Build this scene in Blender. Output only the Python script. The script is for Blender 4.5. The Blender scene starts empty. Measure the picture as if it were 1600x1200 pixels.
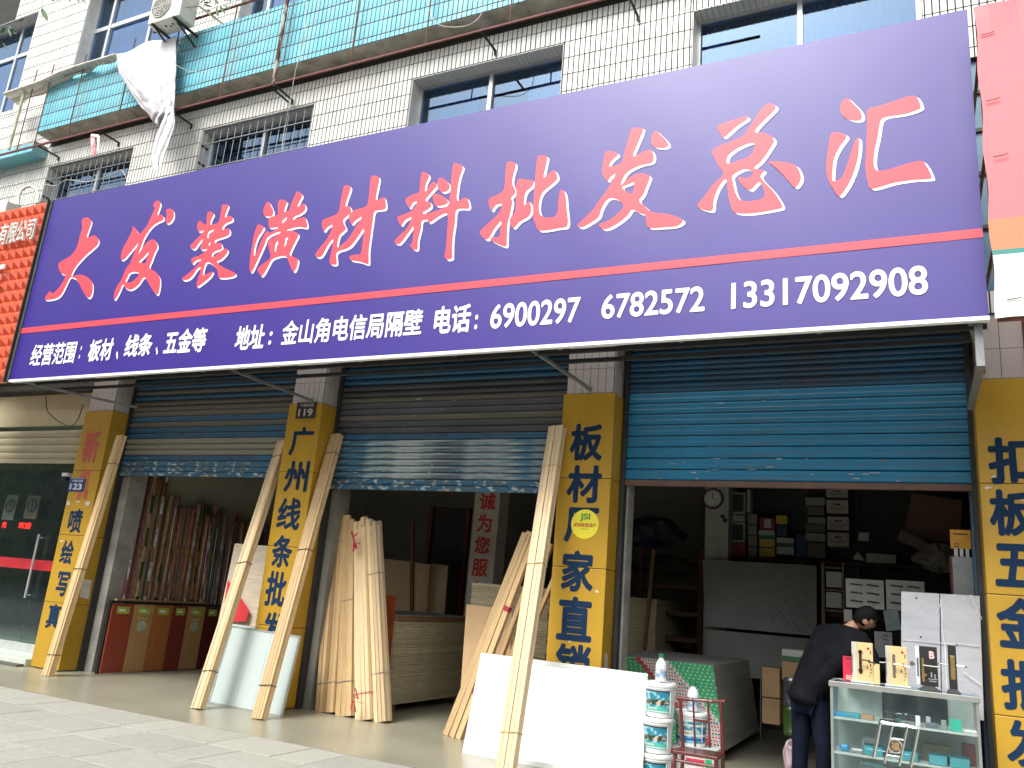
import bpy, math, random
import numpy as np
from mathutils import Vector as V, Matrix
random.seed(7)
SC = bpy.context.scene
COL = SC.collection
# ------------------------------------------------------------------ camera
F = 1273.36; EYE = 1.6
YAW, PITCH, ROLL = [math.radians(a) for a in (26.841, 14.710, 4.843)]
cy, sy, cp, sp = math.cos(YAW), math.sin(YAW), math.cos(PITCH), math.sin(PITCH)
fw = V((-sy*cp, cy*cp, sp)); r0 = V((cy, sy, 0)); u0 = r0.cross(fw)
RT = r0*math.cos(ROLL)+u0*math.sin(ROLL); UP = u0*math.cos(ROLL)-r0*math.sin(ROLL)
cam = bpy.data.objects.new('camera', bpy.data.cameras.new('camera')); COL.objects.link(cam)
cam.data.sensor_width = 36; cam.data.lens = F*36/1600; cam.data.clip_end = 500; cam.data.clip_start = .05
cam.matrix_world = Matrix(((RT.x, UP.x, -fw.x, 0), (RT.y, UP.y, -fw.y, 0), (RT.z, UP.z, -fw.z, EYE), (0, 0, 0, 1)))
SC.camera = cam
# ------------------------------------------------------------------ light: bright overcast
SUN_EL, SUN_AZ = math.radians(51), math.radians(196)      # azimuth clockwise from +Y
wd = bpy.data.worlds.new('World'); SC.world = wd; wd.use_nodes = True
nt = wd.node_tree; nt.nodes.clear()
sk = nt.nodes.new('ShaderNodeTexSky'); sk.sky_type = 'NISHITA'; sk.sun_disc = False
sk.sun_elevation = SUN_EL; sk.sun_rotation = SUN_AZ; sk.dust_density = 4; sk.air_density = 1.0; sk.ozone_density = 1
hs = nt.nodes.new('ShaderNodeHueSaturation'); hs.inputs['Saturation'].default_value = .10; hs.inputs['Value'].default_value = 1.0
bg = nt.nodes.new('ShaderNodeBackground'); bg.inputs['Strength'].default_value = .15
wo = nt.nodes.new('ShaderNodeOutputWorld')
nt.links.new(sk.outputs[0], hs.inputs['Color']); nt.links.new(hs.outputs[0], bg.inputs[0]); nt.links.new(bg.outputs[0], wo.inputs[0])
sl = bpy.data.lights.new('sun', 'SUN'); sl.energy = 1.5; sl.angle = math.radians(20); sl.color = (1, .97, .92)
so = bpy.data.objects.new('sun', sl); COL.objects.link(so)
sd = V((math.sin(SUN_AZ)*math.cos(SUN_EL), math.cos(SUN_AZ)*math.cos(SUN_EL), math.sin(SUN_EL)))
so.rotation_euler = sd.to_track_quat('Z', 'Y').to_euler(); so.location = (0, -5, 20)
SC.view_settings.view_transform = 'Standard'; SC.view_settings.look = 'None'
SC.view_settings.exposure = .95; SC.view_settings.gamma = 1; SC.view_settings.use_curve_mapping = False

# ------------------------------------------------------------------ helpers
def P(x, y, Y=None, Z=None, X=None):
    "point of the place that the photograph shows at x, y, on the plane given"
    d = RT*((x-800)/F) - UP*((y-600)/F) + fw
    if Y is not None: t = Y/d.y
    elif Z is not None: t = (Z-EYE)/d.z
    else: t = X/d.x
    return V((0, 0, EYE)) + d*t
ORG = {}
def thing(name, label, cat, org=(0, 0, 0), group=None):
    o = bpy.data.objects.new(name, None); COL.objects.link(o); o.location = org; o.empty_display_size = .1
    o['label'] = label; o['category'] = cat
    if group: o['group'] = group
    ORG[o.name] = V(org); return o
def tag(o, label, cat, group=None):
    o['label'] = label; o['category'] = cat
    if group: o['group'] = group
    return o
def link(name, me, parent=None, mt=None):
    o = bpy.data.objects.new(name, me); COL.objects.link(o)
    if parent is not None: o.parent = parent; ORG[o.name] = ORG.get(parent.name, V((0, 0, 0)))
    return o
class MB:
    def __init__(s): s.v = []; s.f = []; s.mi = []; s.cur = 0
    def face(s, *pts):
        n = len(s.v); s.v += [V(p) for p in pts]; s.f.append(tuple(range(n, n+len(pts)))); s.mi.append(s.cur); return s
    def box(s, x0, x1, y0, y1, z0, z1, M=None):
        c = [V((x, y, z)) for z in (z0, z1) for y in (y0, y1) for x in (x0, x1)]
        if M is not None: c = [M @ p for p in c]
        n = len(s.v); s.v += c
        for q in ((0, 2, 3, 1), (4, 5, 7, 6), (0, 1, 5, 4), (2, 6, 7, 3), (0, 4, 6, 2), (1, 3, 7, 5)):
            s.f.append(tuple(n+i for i in q)); s.mi.append(s.cur)
        return s
    def hexa(s, b, t):
        "solid between a 4-point bottom ring and a 4-point top ring"
        n = len(s.v); s.v += [V(p) for p in list(b)+list(t)]
        for q in ((3, 2, 1, 0), (4, 5, 6, 7), (0, 1, 5, 4), (1, 2, 6, 5), (2, 3, 7, 6), (3, 0, 4, 7)):
            s.f.append(tuple(n+i for i in q)); s.mi.append(s.cur)
        return s
    def slab(s, quad, th):
        "a flat panel given by its four front corners, with thickness"
        q = [V(p) for p in quad]; nn = (q[1]-q[0]).cross(q[3]-q[0]).normalized()*th
        return s.hexa([p-nn for p in q], q)
    def tube(s, a, b, r, n=8, r2=None):
        a, b = V(a), V(b); d = (b-a).normalized(); x = d.orthogonal().normalized(); y = d.cross(x); r2 = r if r2 is None else r2
        k = len(s.v)
        for p, rr in ((a, r), (b, r2)):
            for i in range(n):
                t = 2*math.pi*i/n; s.v.append(p+(x*math.cos(t)+y*math.sin(t))*rr)
        for i in range(n):
            j = (i+1) % n; s.f.append((k+i, k+j, k+n+j, k+n+i)); s.mi.append(s.cur)
        s.f.append(tuple(range(k+n-1, k-1, -1))); s.f.append(tuple(range(k+n, k+2*n))); s.mi += [s.cur]*2
        return s
    def path(s, pts, r, n=6):
        for a, b in zip(pts[:-1], pts[1:]):
            if (V(b)-V(a)).length > 1e-5: s.tube(a, b, r, n)
        return s
    def lathe(s, c, prof, n=20, M=None):
        c = V(c); k = len(s.v)
        for r, z in prof:
            for i in range(n):
                t = 2*math.pi*i/n; p = V((math.cos(t)*r, math.sin(t)*r, z)); s.v.append(c+(M @ p if M is not None else p))
        for m in range(len(prof)-1):
            for i in range(n):
                j = (i+1) % n; a = k+m*n; s.f.append((a+i, a+j, a+n+j, a+n+i)); s.mi.append(s.cur)
        s.f.append(tuple(range(k+n-1, k-1, -1))); s.mi.append(s.cur)
        a = k+(len(prof)-1)*n; s.f.append(tuple(range(a, a+n))); s.mi.append(s.cur)
        return s
    def mesh(s, name, mats, org=V((0, 0, 0)), smooth=False):
        me = bpy.data.meshes.new(name); me.from_pydata([tuple(p-org) for p in s.v], [], s.f)
        for m in (mats if isinstance(mats, (list, tuple)) else [mats]): me.materials.append(m)
        if any(s.mi): me.polygons.foreach_set('material_index', s.mi)
        if smooth: me.polygons.foreach_set('use_smooth', [True]*len(s.f))
        me.update(); return me
    def build(s, name, mats, parent=None, smooth=False, bevel=0, kind=None, label=None):
        org = ORG.get(parent.name, V((0, 0, 0))) if parent is not None else V((0, 0, 0))
        o = link(name, s.mesh(name, mats, org, smooth), parent)
        if bevel:
            b = o.modifiers.new('bevel', 'BEVEL'); b.width = bevel; b.segments = 2; b.limit_method = 'ANGLE'
        if smooth:
            try: o.data.set_sharp_from_angle(angle=math.radians(40))
            except Exception: pass
        if kind: o['kind'] = kind
        if label: o['label'] = label
        return o
def place(me, name, parent, loc, zdir=(0, 0, 1), xdir=(1, 0, 0)):
    "a shared mesh stood at loc with its z axis along zdir"
    o = link(name, me, parent); z = V(zdir).normalized(); x = V(xdir); x = (x-z*x.dot(z)).normalized(); y = z.cross(x)
    l = V(loc)-(ORG.get(parent.name, V((0, 0, 0))) if parent is not None else V((0, 0, 0)))
    o.matrix_local = Matrix(((x.x, y.x, z.x, l.x), (x.y, y.y, z.y, l.y), (x.z, y.z, z.z, l.z), (0, 0, 0, 1)))
    return o
# ------------------------------------------------------------------ materials
def M(name, c, rough=.6, metal=0, var=.18, scale=6, stretch=(1, 1, 1), bump=0, bscale=None, rand=0, spec=.5, c2=None, lo=.3, hi=.7, detail=6,
      emit=0, dirt=0, dscale=1.2, dcol=(.09, .08, .06), coat=0, dlo=.45, dhi=.8, alpha=None, dstretch=None):
    m = bpy.data.materials.new(name); m.use_nodes = True; t = m.node_tree; L = t.links
    b = t.nodes['Principled BSDF']; b.inputs['Roughness'].default_value = rough; b.inputs['Metallic'].default_value = metal
    b.inputs['Specular IOR Level'].default_value = spec; b.inputs['Coat Weight'].default_value = coat
    tc = t.nodes.new('ShaderNodeTexCoord'); mp = t.nodes.new('ShaderNodeMapping'); mp.inputs['Scale'].default_value = stretch
    L.new(tc.outputs['Object'], mp.inputs['Vector'])
    vec = mp.outputs[0]
    oi = None
    if rand:
        oi = t.nodes.new('ShaderNodeObjectInfo'); ad = t.nodes.new('ShaderNodeVectorMath'); ad.operation = 'MULTIPLY_ADD'
        ad.inputs[1].default_value = (37, 41, 29); L.new(oi.outputs['Random'], ad.inputs[0]); L.new(vec, ad.inputs[2]); vec = ad.outputs[0]
    nz = t.nodes.new('ShaderNodeTexNoise'); nz.inputs['Scale'].default_value = scale; nz.inputs['Detail'].default_value = detail
    L.new(vec, nz.inputs['Vector'])
    mr = t.nodes.new('ShaderNodeMapRange'); mr.inputs[1].default_value = lo; mr.inputs[2].default_value = hi; L.new(nz.outputs[0], mr.inputs[0])
    mx = t.nodes.new('ShaderNodeMix'); mx.data_type = 'RGBA'
    ca = tuple(max(0, x*(1-var)) for x in c)+(1,); cb = (tuple(min(1, x*(1+var)) for x in c) if c2 is None else tuple(c2))+(1,)
    mx.inputs[6].default_value = ca; mx.inputs[7].default_value = cb; L.new(mr.outputs[0], mx.inputs[0]); out = mx.outputs[2]
    if rand:
        m2 = t.nodes.new('ShaderNodeMapRange'); m2.inputs[3].default_value = 1-rand; m2.inputs[4].default_value = 1+rand*.6; L.new(oi.outputs['Random'], m2.inputs[0])
        vm = t.nodes.new('ShaderNodeVectorMath'); vm.operation = 'SCALE'; L.new(out, vm.inputs[0]); L.new(m2.outputs[0], vm.inputs['Scale']); out = vm.outputs[0]
    if dirt:
        n2 = t.nodes.new('ShaderNodeTexNoise'); n2.inputs['Scale'].default_value = dscale; n2.inputs['Detail'].default_value = 8; n2.inputs['Roughness'].default_value = .65
        if dstretch:
            mp2 = t.nodes.new('ShaderNodeMapping'); mp2.inputs['Scale'].default_value = dstretch; L.new(tc.outputs['Object'], mp2.inputs['Vector']); L.new(mp2.outputs[0], n2.inputs['Vector'])
        else: L.new(tc.outputs['Object'], n2.inputs['Vector'])
        m3 = t.nodes.new('ShaderNodeMapRange'); m3.inputs[1].default_value = dlo; m3.inputs[2].default_value = dhi; m3.inputs[4].default_value = dirt; L.new(n2.outputs[0], m3.inputs[0])
        x2 = t.nodes.new('ShaderNodeMix'); x2.data_type = 'RGBA'; x2.inputs[7].default_value = tuple(dcol)+(1,)
        L.new(m3.outputs[0], x2.inputs[0]); L.new(out, x2.inputs[6]); out = x2.outputs[2]
    L.new(out, b.inputs['Base Color'])
    if bump:
        bn = t.nodes.new('ShaderNodeBump'); bn.inputs['Strength'].default_value = bump; bn.inputs['Distance'].default_value = .02
        n3 = nz
        if bscale:
            n3 = t.nodes.new('ShaderNodeTexNoise'); n3.inputs['Scale'].default_value = bscale; n3.inputs['Detail'].default_value = 5; L.new(vec, n3.inputs['Vector'])
        L.new(n3.outputs[0], bn.inputs['Height']); L.new(bn.outputs[0], b.inputs['Normal'])
    if emit:
        b.inputs['Emission Color'].default_value = tuple(c)+(1,); b.inputs['Emission Strength'].default_value = emit
    return m
def glass(name, tint=(.75, .85, .9), refl=1.0, rough=.02, base=.06):
    m = bpy.data.materials.new(name); m.use_nodes = True; t = m.node_tree; L = t.links; t.nodes.remove(t.nodes['Principled BSDF'])
    o = t.nodes['Material Output']; tr = t.nodes.new('ShaderNodeBsdfTransparent'); tr.inputs[0].default_value = tuple(tint)+(1,)
    gl = t.nodes.new('ShaderNodeBsdfGlossy'); gl.inputs['Roughness'].default_value = rough; gl.inputs['Color'].default_value = (.68*refl, .86*refl, refl, 1)
    fr = t.nodes.new('ShaderNodeLayerWeight'); pwn = t.nodes.new('ShaderNodeMath'); pwn.operation = 'POWER'; pwn.inputs[1].default_value = 4; L.new(fr.outputs['Facing'], pwn.inputs[0])
    ad = t.nodes.new('ShaderNodeMath'); ad.operation = 'MULTIPLY_ADD'; ad.inputs[1].default_value = .85; ad.inputs[2].default_value = base; ad.use_clamp = True; L.new(pwn.outputs[0], ad.inputs[0])
    nz = t.nodes.new('ShaderNodeTexNoise'); nz.inputs['Scale'].default_value = 1.1
    bn = t.nodes.new('ShaderNodeBump'); bn.inputs['Strength'].default_value = .04; L.new(nz.outputs[0], bn.inputs['Height']); L.new(bn.outputs[0], gl.inputs['Normal'])
    mx = t.nodes.new('ShaderNodeMixShader'); L.new(ad.outputs[0], mx.inputs[0]); L.new(tr.outputs[0], mx.inputs[1]); L.new(gl.outputs[0], mx.inputs[2]); L.new(mx.outputs[0], o.inputs[0])
    return m
tile_w = M('white_glazed_tile', (.72, .72, .67), .22, var=.05, scale=3, dirt=.3, dscale=1.3, dcol=(.42, .39, .30), dstretch=(2.5, 1, .5), dlo=.5, dhi=.8)
tile_p = M('pillar_tile', (.50, .45, .42), .45, var=.1, scale=5, dirt=.45, dscale=2.5, dcol=(.22, .18, .15))
tile_b = M('turquoise_tile', (.15, .54, .66), .3, var=.12, scale=2, dirt=.6, dscale=1.3, dcol=(.34, .42, .40), dstretch=(3, 1, .3), dlo=.42, dhi=.75)
grout = M('grout', (.035, .035, .03), .9, var=.2)
grout_d = M('dark_grout', (.10, .09, .08), .9, var=.2)
concrete = M('stained_concrete', (.46, .43, .37), .9, var=.2, scale=4, dirt=.8, dscale=3, dcol=(.10, .095, .06), bump=.3)
plaster = M('grubby_plaster', (.30, .295, .265), .9, var=.25, scale=5, dirt=.85, dscale=1.5, dcol=(.16, .14, .11))
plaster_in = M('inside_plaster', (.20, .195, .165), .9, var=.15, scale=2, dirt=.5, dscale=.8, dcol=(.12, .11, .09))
floor_m = M('polished_floor', (.285, .275, .205), .30, var=.10, scale=1.2, dirt=.35, dscale=.9, dcol=(.15, .135, .10), bump=.05, bscale=30, spec=.5)
slab_m = M('grey_paving_stone', (.335, .33, .29), .75, var=.08, scale=14, rand=.12, bump=.15, bscale=60, dirt=.4, dscale=1.6, dcol=(.25, .235, .19))
asphalt = M('asphalt', (.06, .06, .06), .9)
yellow = M('yellow_cladding', (.46, .27, .022), .42, var=.07, scale=1.5, dirt=.4, dscale=2.2, dcol=(.25, .14, .02), dlo=.5, dhi=.9, dstretch=(3, 1, .8))
navy = M('navy_paint', (.007, .028, .072), .8, var=.1, spec=.2)
redfade = M('faded_red_paint', (.50, .10, .07), .6, var=.2)
sign_m = M('purple_vinyl', (.026, .009, .215), .42, var=.04, scale=2, bump=.03, bscale=1.6, spec=.8)
sign_red = M('red_vinyl', (.70, .06, .085), .42, var=.02, bump=.05, bscale=1.6, spec=.6)
sign_wht = M('white_vinyl', (.86, .86, .86), .45, var=.02)
steel = M('dull_steel', (.26, .27, .27), .5, .6, var=.2)
blacksteel = M('black_steel', (.035, .035, .035), .6, .2)
alu = M('aluminium_frame', (.62, .64, .62), .35, .55, var=.1)
rust = M('rusty_iron', (.16, .07, .045), .8, .1, var=.5, scale=14)
rust2 = M('flaking_rusty_pipe', (.14, .055, .03), .8, .1, var=.3, scale=9, c2=(.48, .42, .36), lo=.5, hi=.62, stretch=(1, 1, .4))
maroon = M('maroon_paint', (.09, .022, .02), .55)
wirem = M('white_wire', (.6, .58, .5), .6)
pine = M('pale_pine', (.62, .43, .22), .6, var=.16, scale=9, stretch=(9, 9, .35), rand=.30, bump=.08, dirt=.22, dscale=5, dcol=(.33, .17, .06))
pine_w = M('white_pine', (.68, .52, .31), .6, var=.13, scale=9, stretch=(9, 9, .35), rand=.24, bump=.08, dirt=.15, dscale=5, dcol=(.36, .2, .09))
pine_b = M('brown_pine', (.44, .28, .13), .6, var=.18, scale=9, stretch=(9, 9, .35), rand=.30, bump=.08, dirt=.3, dscale=5, dcol=(.2, .1, .04))
ply_edge = M('plywood_edge', (.62, .54, .36), .8, var=.28, scale=5, stretch=(1, 1, 40), rand=.14, dirt=.3, dscale=3, dcol=(.2, .14, .07))
ply_face = M('plywood_face', (.55, .40, .24), .6, var=.12, scale=4, stretch=(8, 8, .7), rand=.05)
gap_m = M('dark_joint', (.03, .025, .02), .9)
board_w = M('white_board', (.44, .51, .49), .28, var=.02, scale=2, dirt=.12, dscale=4, dcol=(.5, .58, .6), dlo=.6)
plastic_w = M('white_plastic', (.75, .77, .76), .35, var=.04)
wrap = M('plastic_film', (.40, .41, .44), .25, var=.08, scale=3, bump=.6, bscale=5)
grey_sheet = M('grey_steel_sheet', (.20, .215, .20), .5, .1, var=.12, scale=2)
dark_wood = M('dark_shelf_wood', (.055, .025, .014), .6, var=.3)
carton = M('carton_brown', (.30, .19, .10), .8, var=.1, rand=.2)
black_m = M('black', (.012, .012, .012), .5)
curt = M('blue_curtain', (.10, .22, .36), .8, var=.25, scale=3, stretch=(14, 1, .3))
curt_d = M('dark_curtain', (.05, .08, .12), .85, var=.35, scale=3, stretch=(14, 1, .3))
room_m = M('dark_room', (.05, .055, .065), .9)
pane_m = glass('window_glass', (.50, .66, .86), 1, .015, .09)
pane_c = glass('counter_glass', (.96, .985, .98), 1, .02, .03)
pane_s = glass('shopfront_glass', (.75, .80, .76), 1, .015, .14)

# ------------------------------------------------------------------ text
TX = {}
def tmesh(s, off=0, ext=0):
    k = (s, off, ext)
    if k in TX: return TX[k]
    c = bpy.data.curves.new('t', 'FONT'); c.body = s; c.size = 1; c.extrude = ext; c.resolution_u = 6 if s.isascii() else 3
    o = bpy.data.objects.new('t', c); COL.objects.link(o)
    dg = bpy.context.evaluated_depsgraph_get(); dg.update()
    me = bpy.data.meshes.new_from_object(o.evaluated_get(dg)); bpy.data.objects.remove(o); bpy.data.curves.remove(c)
    v = [tuple(a.co) for a in me.vertices]; f = [tuple(p.vertices) for p in me.polygons]; bpy.data.meshes.remove(me)
    if off:                                    # a bolder weight: the same letter laid over itself, nudged all round
        V0, F0 = v, f; v, f = list(V0), list(F0)
        for i in range(8):
            a = i*math.pi/4; n = len(v)
            v += [(x+math.cos(a)*off, y+math.sin(a)*off, z+.004*(i+1)*(ext == 0)) for x, y, z in V0]; f += [tuple(q+n for q in p) for p in F0]
    TX[k] = (v, f); return TX[k]
def text(s, bx, Y, parent, mat, off=.0, ext=0, name='lettering', depth=None, frame=None):
    "letters fitted into the box x0,x1,z0,z1 on a wall plane facing the street (or on any frame origin, x, up)"
    v, f = tmesh(s, off, ext)
    if not v: return None
    xs = [a[0] for a in v]; ys = [a[1] for a in v]; x0, x1, y0, y1 = min(xs), max(xs), min(ys), max(ys)
    X0, X1, Z0, Z1 = bx; m = MB()
    if frame is None: o_, ex, ez = V((0, Y, 0)), V((1, 0, 0)), V((0, 0, 1))
    else: o_, ex, ez = frame
    nn = ex.cross(ez)
    dsc = .06 if not ext else (1 if depth is None else depth/(2*ext))
    for a in v:
        m.v.append(o_+ex*(X0+(a[0]-x0)/max(x1-x0, 1e-6)*(X1-X0))+ez*(Z0+(a[1]-y0)/max(y1-y0, 1e-6)*(Z1-Z0))+nn*(a[2]*dsc))
    m.f = list(f); m.mi = [0]*len(f)
    return m.build(name, mat, parent)
def pxtext(s, x0, y0, x1, y1, Y, parent, mat, off=0, ext=0, name='lettering', depth=None, Yo=None):
    "the same from the box read off the photograph; Y is the wall, Yo the plane it stands on"
    cx, my = (x0+x1)/2, (y0+y1)/2; ln = (1247-cx)*(y1-y0)/9900
    a, b = P(x0+ln, my, Y), P(x1-ln, my, Y); t, u = P(cx, y0, Y), P(cx, y1, Y)
    return text(s, (a.x, b.x, u.z, t.z), Yo if Yo is not None else Y-.004, parent, mat, off, ext, name, depth)
def smooth_loop(pts, k=3):
    n = len(pts); out = []
    for i in range(n):
        p0, p1, p2, p3 = (np.array(pts[(i+j-1) % n], float) for j in range(4))
        for q in range(k):
            t = q/k; out.append(tuple(.5*((2*p1)+(-p0+p2)*t+(2*p0-5*p1+4*p2-p3)*t*t+(-p0+3*p1-3*p2+p3)*t**3)))
    return out
def flat(loops, Y, name, mat, parent, dx=0, dz=0):
    "flat printed shape (outlines with holes) lying on the wall plane Y; loops are lists of (x, z)"
    c = bpy.data.curves.new('f', 'CURVE'); c.dimensions = '2D'; c.fill_mode = 'BOTH'
    for lp in loops:
        sp_ = c.splines.new('POLY'); sp_.points.add(len(lp)-1); sp_.use_cyclic_u = True
        for i, (x, z) in enumerate(lp): sp_.points[i].co = (x, z, 0, 1)
    o = bpy.data.objects.new('f', c); COL.objects.link(o); dg = bpy.context.evaluated_depsgraph_get(); dg.update()
    me = bpy.data.meshes.new_from_object(o.evaluated_get(dg)); bpy.data.objects.remove(o); bpy.data.curves.remove(c)
    m = MB(); m.v = [V((a.co.x+dx, Y, a.co.y+dz)) for a in me.vertices]; m.f = [tuple(p.vertices) for p in me.polygons]; m.mi = [0]*len(m.f)
    bpy.data.meshes.remove(me); return m.build(name, mat, parent)
D = 8.679          # front of the pillars and of the tiled wall above
S = 7.10           # front of the shop sign
# ================================================================== THE SETTING
def struct(name, mb, m, **k):
    o = mb.build(name, m, **k); o['kind'] = 'structure'; return o
g = MB(); g.box(-90, 70, -90, 90, -.4, -.06); struct('ground', g, grout)
g = MB(); g.box(-60, 40, -14, -2.4, -.058, -.10+.06); struct('bounce_road', g, asphalt)  # unseen road sheet added behind the camera for bounced light
g = MB(); g.box(-12.22, 3.5, 7.15, 16.2, -.055, 0); fl = struct('shop_floor', g, floor_m)
g = MB(); g.box(-22, -12.226, 7.15, 16.2, -.055, -.001); struct('neighbour_floor', g, floor_m)
g = MB(); g.box(-22, -12.23, 8.62, 16.2, .0, .11); struct('door_step', g, M('pale_step', (.55, .60, .52), .4, var=.06), bevel=.008)
g = MB(); g.box(-22, -12.24, 8.50, 8.617, .0, .035); struct('kerb_strip', g, M('dark_kerb', (.11, .11, .10), .7))
# floor joint lines and the pavement, slab by slab where the photograph shows them
pv = MB().box(-40, 20, -2.4, 7.146, -.056, -.012).build('pavement', grout_d); pv['kind'] = 'structure'; ORG[pv.name] = V((0, 0, 0))
row_h = .655; ys0 = 7.143-row_h*5
meshes = {}
def slab_mesh(w, h):
    k = (round(w, 3), round(h, 3))
    if k not in meshes:
        m = MB(); g_ = .0055; b = .004
        m.hexa([(g_, g_, -.04), (w-g_, g_, -.04), (w-g_, h-g_, -.04), (g_, h-g_, -.04)], [(g_, g_, -b), (w-g_, g_, -b), (w-g_, h-g_, -b), (g_, h-g_, -b)])
        m.hexa([(g_, g_, -b), (w-g_, g_, -b), (w-g_, h-g_, -b), (g_, h-g_, -b)], [(g_+b, g_+b, 0), (w-g_-b, g_+b, 0), (w-g_-b, h-g_-b, 0), (g_+b, h-g_-b, 0)])
        meshes[k] = m.mesh('paving_slab', slab_m)
    return meshes[k]
rest = MB()
for r in range(-10, 5):
    y = ys0+r*row_h; x = -16+[0, .42, .21][r % 3]; i = r % 2
    while x < 3:
        w = (.80, .42)[i % 2] if r % 2 else (.42, .80, .80)[i % 3]
        near = r >= 0 and -13.2 < x < -3.2
        if near:
            o = place(slab_mesh(w, row_h), 'paving_slab', pv, (x, y, random.uniform(-.0025, .0015)))
        else: rest.box(x+.004, x+w-.004, y+.004, y+row_h-.004, -.03, -.001)
        x += w; i += 1
rest.build('far_paving', slab_m, pv, kind='stuff')
pinkish = M('dried_clay_smear', (.42, .34, .26), .8, var=.2)
# ------------------------------------------------------------------ the tiled building
B = thing('tiled_building', 'white tiled building with turquoise ledge and recessed windows, above the long purple sign', 'building')
def holes(mb, x0, x1, z0, z1, hs, y0, y1):
    xs = sorted({x0, x1, *[h[0] for h in hs], *[h[1] for h in hs]}); zs = sorted({z0, z1, *[h[2] for h in hs], *[h[3] for h in hs]})
    xs = [a for a in xs if x0 <= a <= x1]; zs = [a for a in zs if z0 <= a <= z1]
    for a, b in zip(xs[:-1], xs[1:]):
        run = None
        for c, d in zip(zs[:-1], zs[1:]):
            if any(h[0] <= (a+b)/2 <= h[1] and h[2] <= (c+d)/2 <= h[3] for h in hs): continue
            mb.box(a, b, y0, y1, c, d)
LW = [(-14.85, -12.47, 7.15, 8.96), (-10.75, -8.33, 7.15, 8.96), (-6.48, -4.04, 7.15, 8.97), (-2.27, .30, 7.15, 8.99)]
UW = [(-19.6, -16.58, 10.6, 13.02), (-14.88, -11.75, 10.6, 13.15), (-10.45, -7.5, 10.6, 13.1), (-6.3, -3.4, 10.6, 13.1), (-2.2, .8, 10.6, 13.1)]
SW = [(.70, 2.6, 4.9, 7.55)]
wl = MB(); YW = D+.008
holes(wl, -22, 6, 4.65, 14.6, LW+UW+SW, YW, YW+.40)
wl.build('wall', grout, B)
# tiles: 60 by 240 mm, each its own piece of geometry
pw, ph = .075, .26
def tile_grid(x0, x1, z0, z1, hs, vis):
    out = []; nx = int((x1-x0)/pw); nz = int((z1-z0)/ph)
    for i in range(nx+1):
        for j in range(nz+1):
            a, b = x0+i*pw, min(x0+(i+1)*pw, x1); c, d = z0+j*ph, min(z0+(j+1)*ph, z1)
            if b-a < .012 or d-c < .02: continue
            cells = [(a, b, c, d)]
            for h in hs:
                nc = []
                for (a1, b1, c1, d1) in cells:
                    if b1 <= h[0]+.003 or a1 >= h[1]-.003 or d1 <= h[2]+.003 or c1 >= h[3]-.003: nc.append((a1, b1, c1, d1)); continue
                    if a1 < h[0]: nc.append((a1, h[0], c1, d1)); a1 = h[0]
                    if b1 > h[1]: nc.append((h[1], b1, c1, d1)); b1 = h[1]
                    if d1 > h[3]: nc.append((a1, b1, h[3], d1))
                    if c1 < h[2]: nc.append((a1, b1, c1, h[2]))
                cells = nc
            for cc in cells:
                if cc[1]-cc[0] > .012 and cc[3]-cc[2] > .012 and vis((cc[0]+cc[1])/2, (cc[2]+cc[3])/2): out.append(cc)
    return out
def tile_block(mb, a, b, c, d, y, y1, j=.0012):
    g_ = .0075; t = [random.uniform(-j, j) for _ in range(3)]
    q = [(a+g_, y+t[0], c+g_), (b-g_, y+t[1], c+g_), (b-g_, y+t[1]+t[2], d-g_), (a+g_, y+t[0]+t[2], d-g_)]
    r = [(p[0], y1, p[2]) for p in q]; n = len(mb.v)
    mb.v += [V(p) for p in q+r]
    for f in ((0, 1, 2, 3), (0, 4, 5, 1), (1, 5, 6, 2), (2, 6, 7, 3), (3, 7, 4, 0)): mb.f.append(tuple(n+i for i in f)); mb.mi.append(0)
cells = tile_grid(-17.6, 1.5, 6.9, 9.4, LW+SW, lambda x, z: True)+tile_grid(-17.4, -14.97, 9.4, 10.5, [], lambda x, z: True)+tile_grid(-17.4, -3.0, 10.5, 14.1, UW, lambda x, z: True)+tile_grid(.45, 1.0, 4.66, 6.9, SW, lambda x, z: True)
def isnear(c): return c[2] < 9.5 and (c[0] > -4.04 and c[3] > 7.9 and c[1] < 1.5)
nearc = sorted([c for c in cells if isnear(c)], key=lambda c: -c[0])[:290]; ns = set(nearc)
far = MB()
tm = {}
for c in cells:
    if c in ns:
        k = (round(c[1]-c[0], 3), round(c[3]-c[2], 3))
        if k not in tm:
            q = MB(); tile_block(q, 0, k[0], 0, k[1], 0, .0078, .0008); tm[k] = q.mesh('tile', tile_w)
        place(tm[k], 'tile', B, (c[0], D+random.uniform(-.0006, .0006), c[2]))
    else: tile_block(far, *c, D, YW+.0002)
# tiles on soffits and left reveals of the windows
def reveal(h, dep=.24):
    x0, x1, z0, z1 = h; n = int((x1-x0)/pw); mb = MB()
    for i in range(n):
        a = x0+i*(x1-x0)/n; b = a+(x1-x0)/n; mb.box(a+.003, b-.003, D+.002, D+dep, z1-.008, z1+.001)
    nz = int((z1-z0)/ph)+1
    for j in range(nz):
        d = z1-j*ph-.009; c = max(d-ph, z0)
        if d-c < .02: continue
        for k in range(3):
            a = D+.004+k*dep/3; mb.box(x0-.001, x0+.007, a+.002, a+dep/3-.002, c+.003, d-.003)
            mb.box(x1-.007, x1+.001, a+.002, a+dep/3-.002, c+.003, d-.003)
    return mb
for h in LW+UW[:3]: reveal(h).build('reveal_tiles', tile_w, B, kind='stuff')
far.build('tile_field', tile_w, B, kind='stuff')
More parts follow.
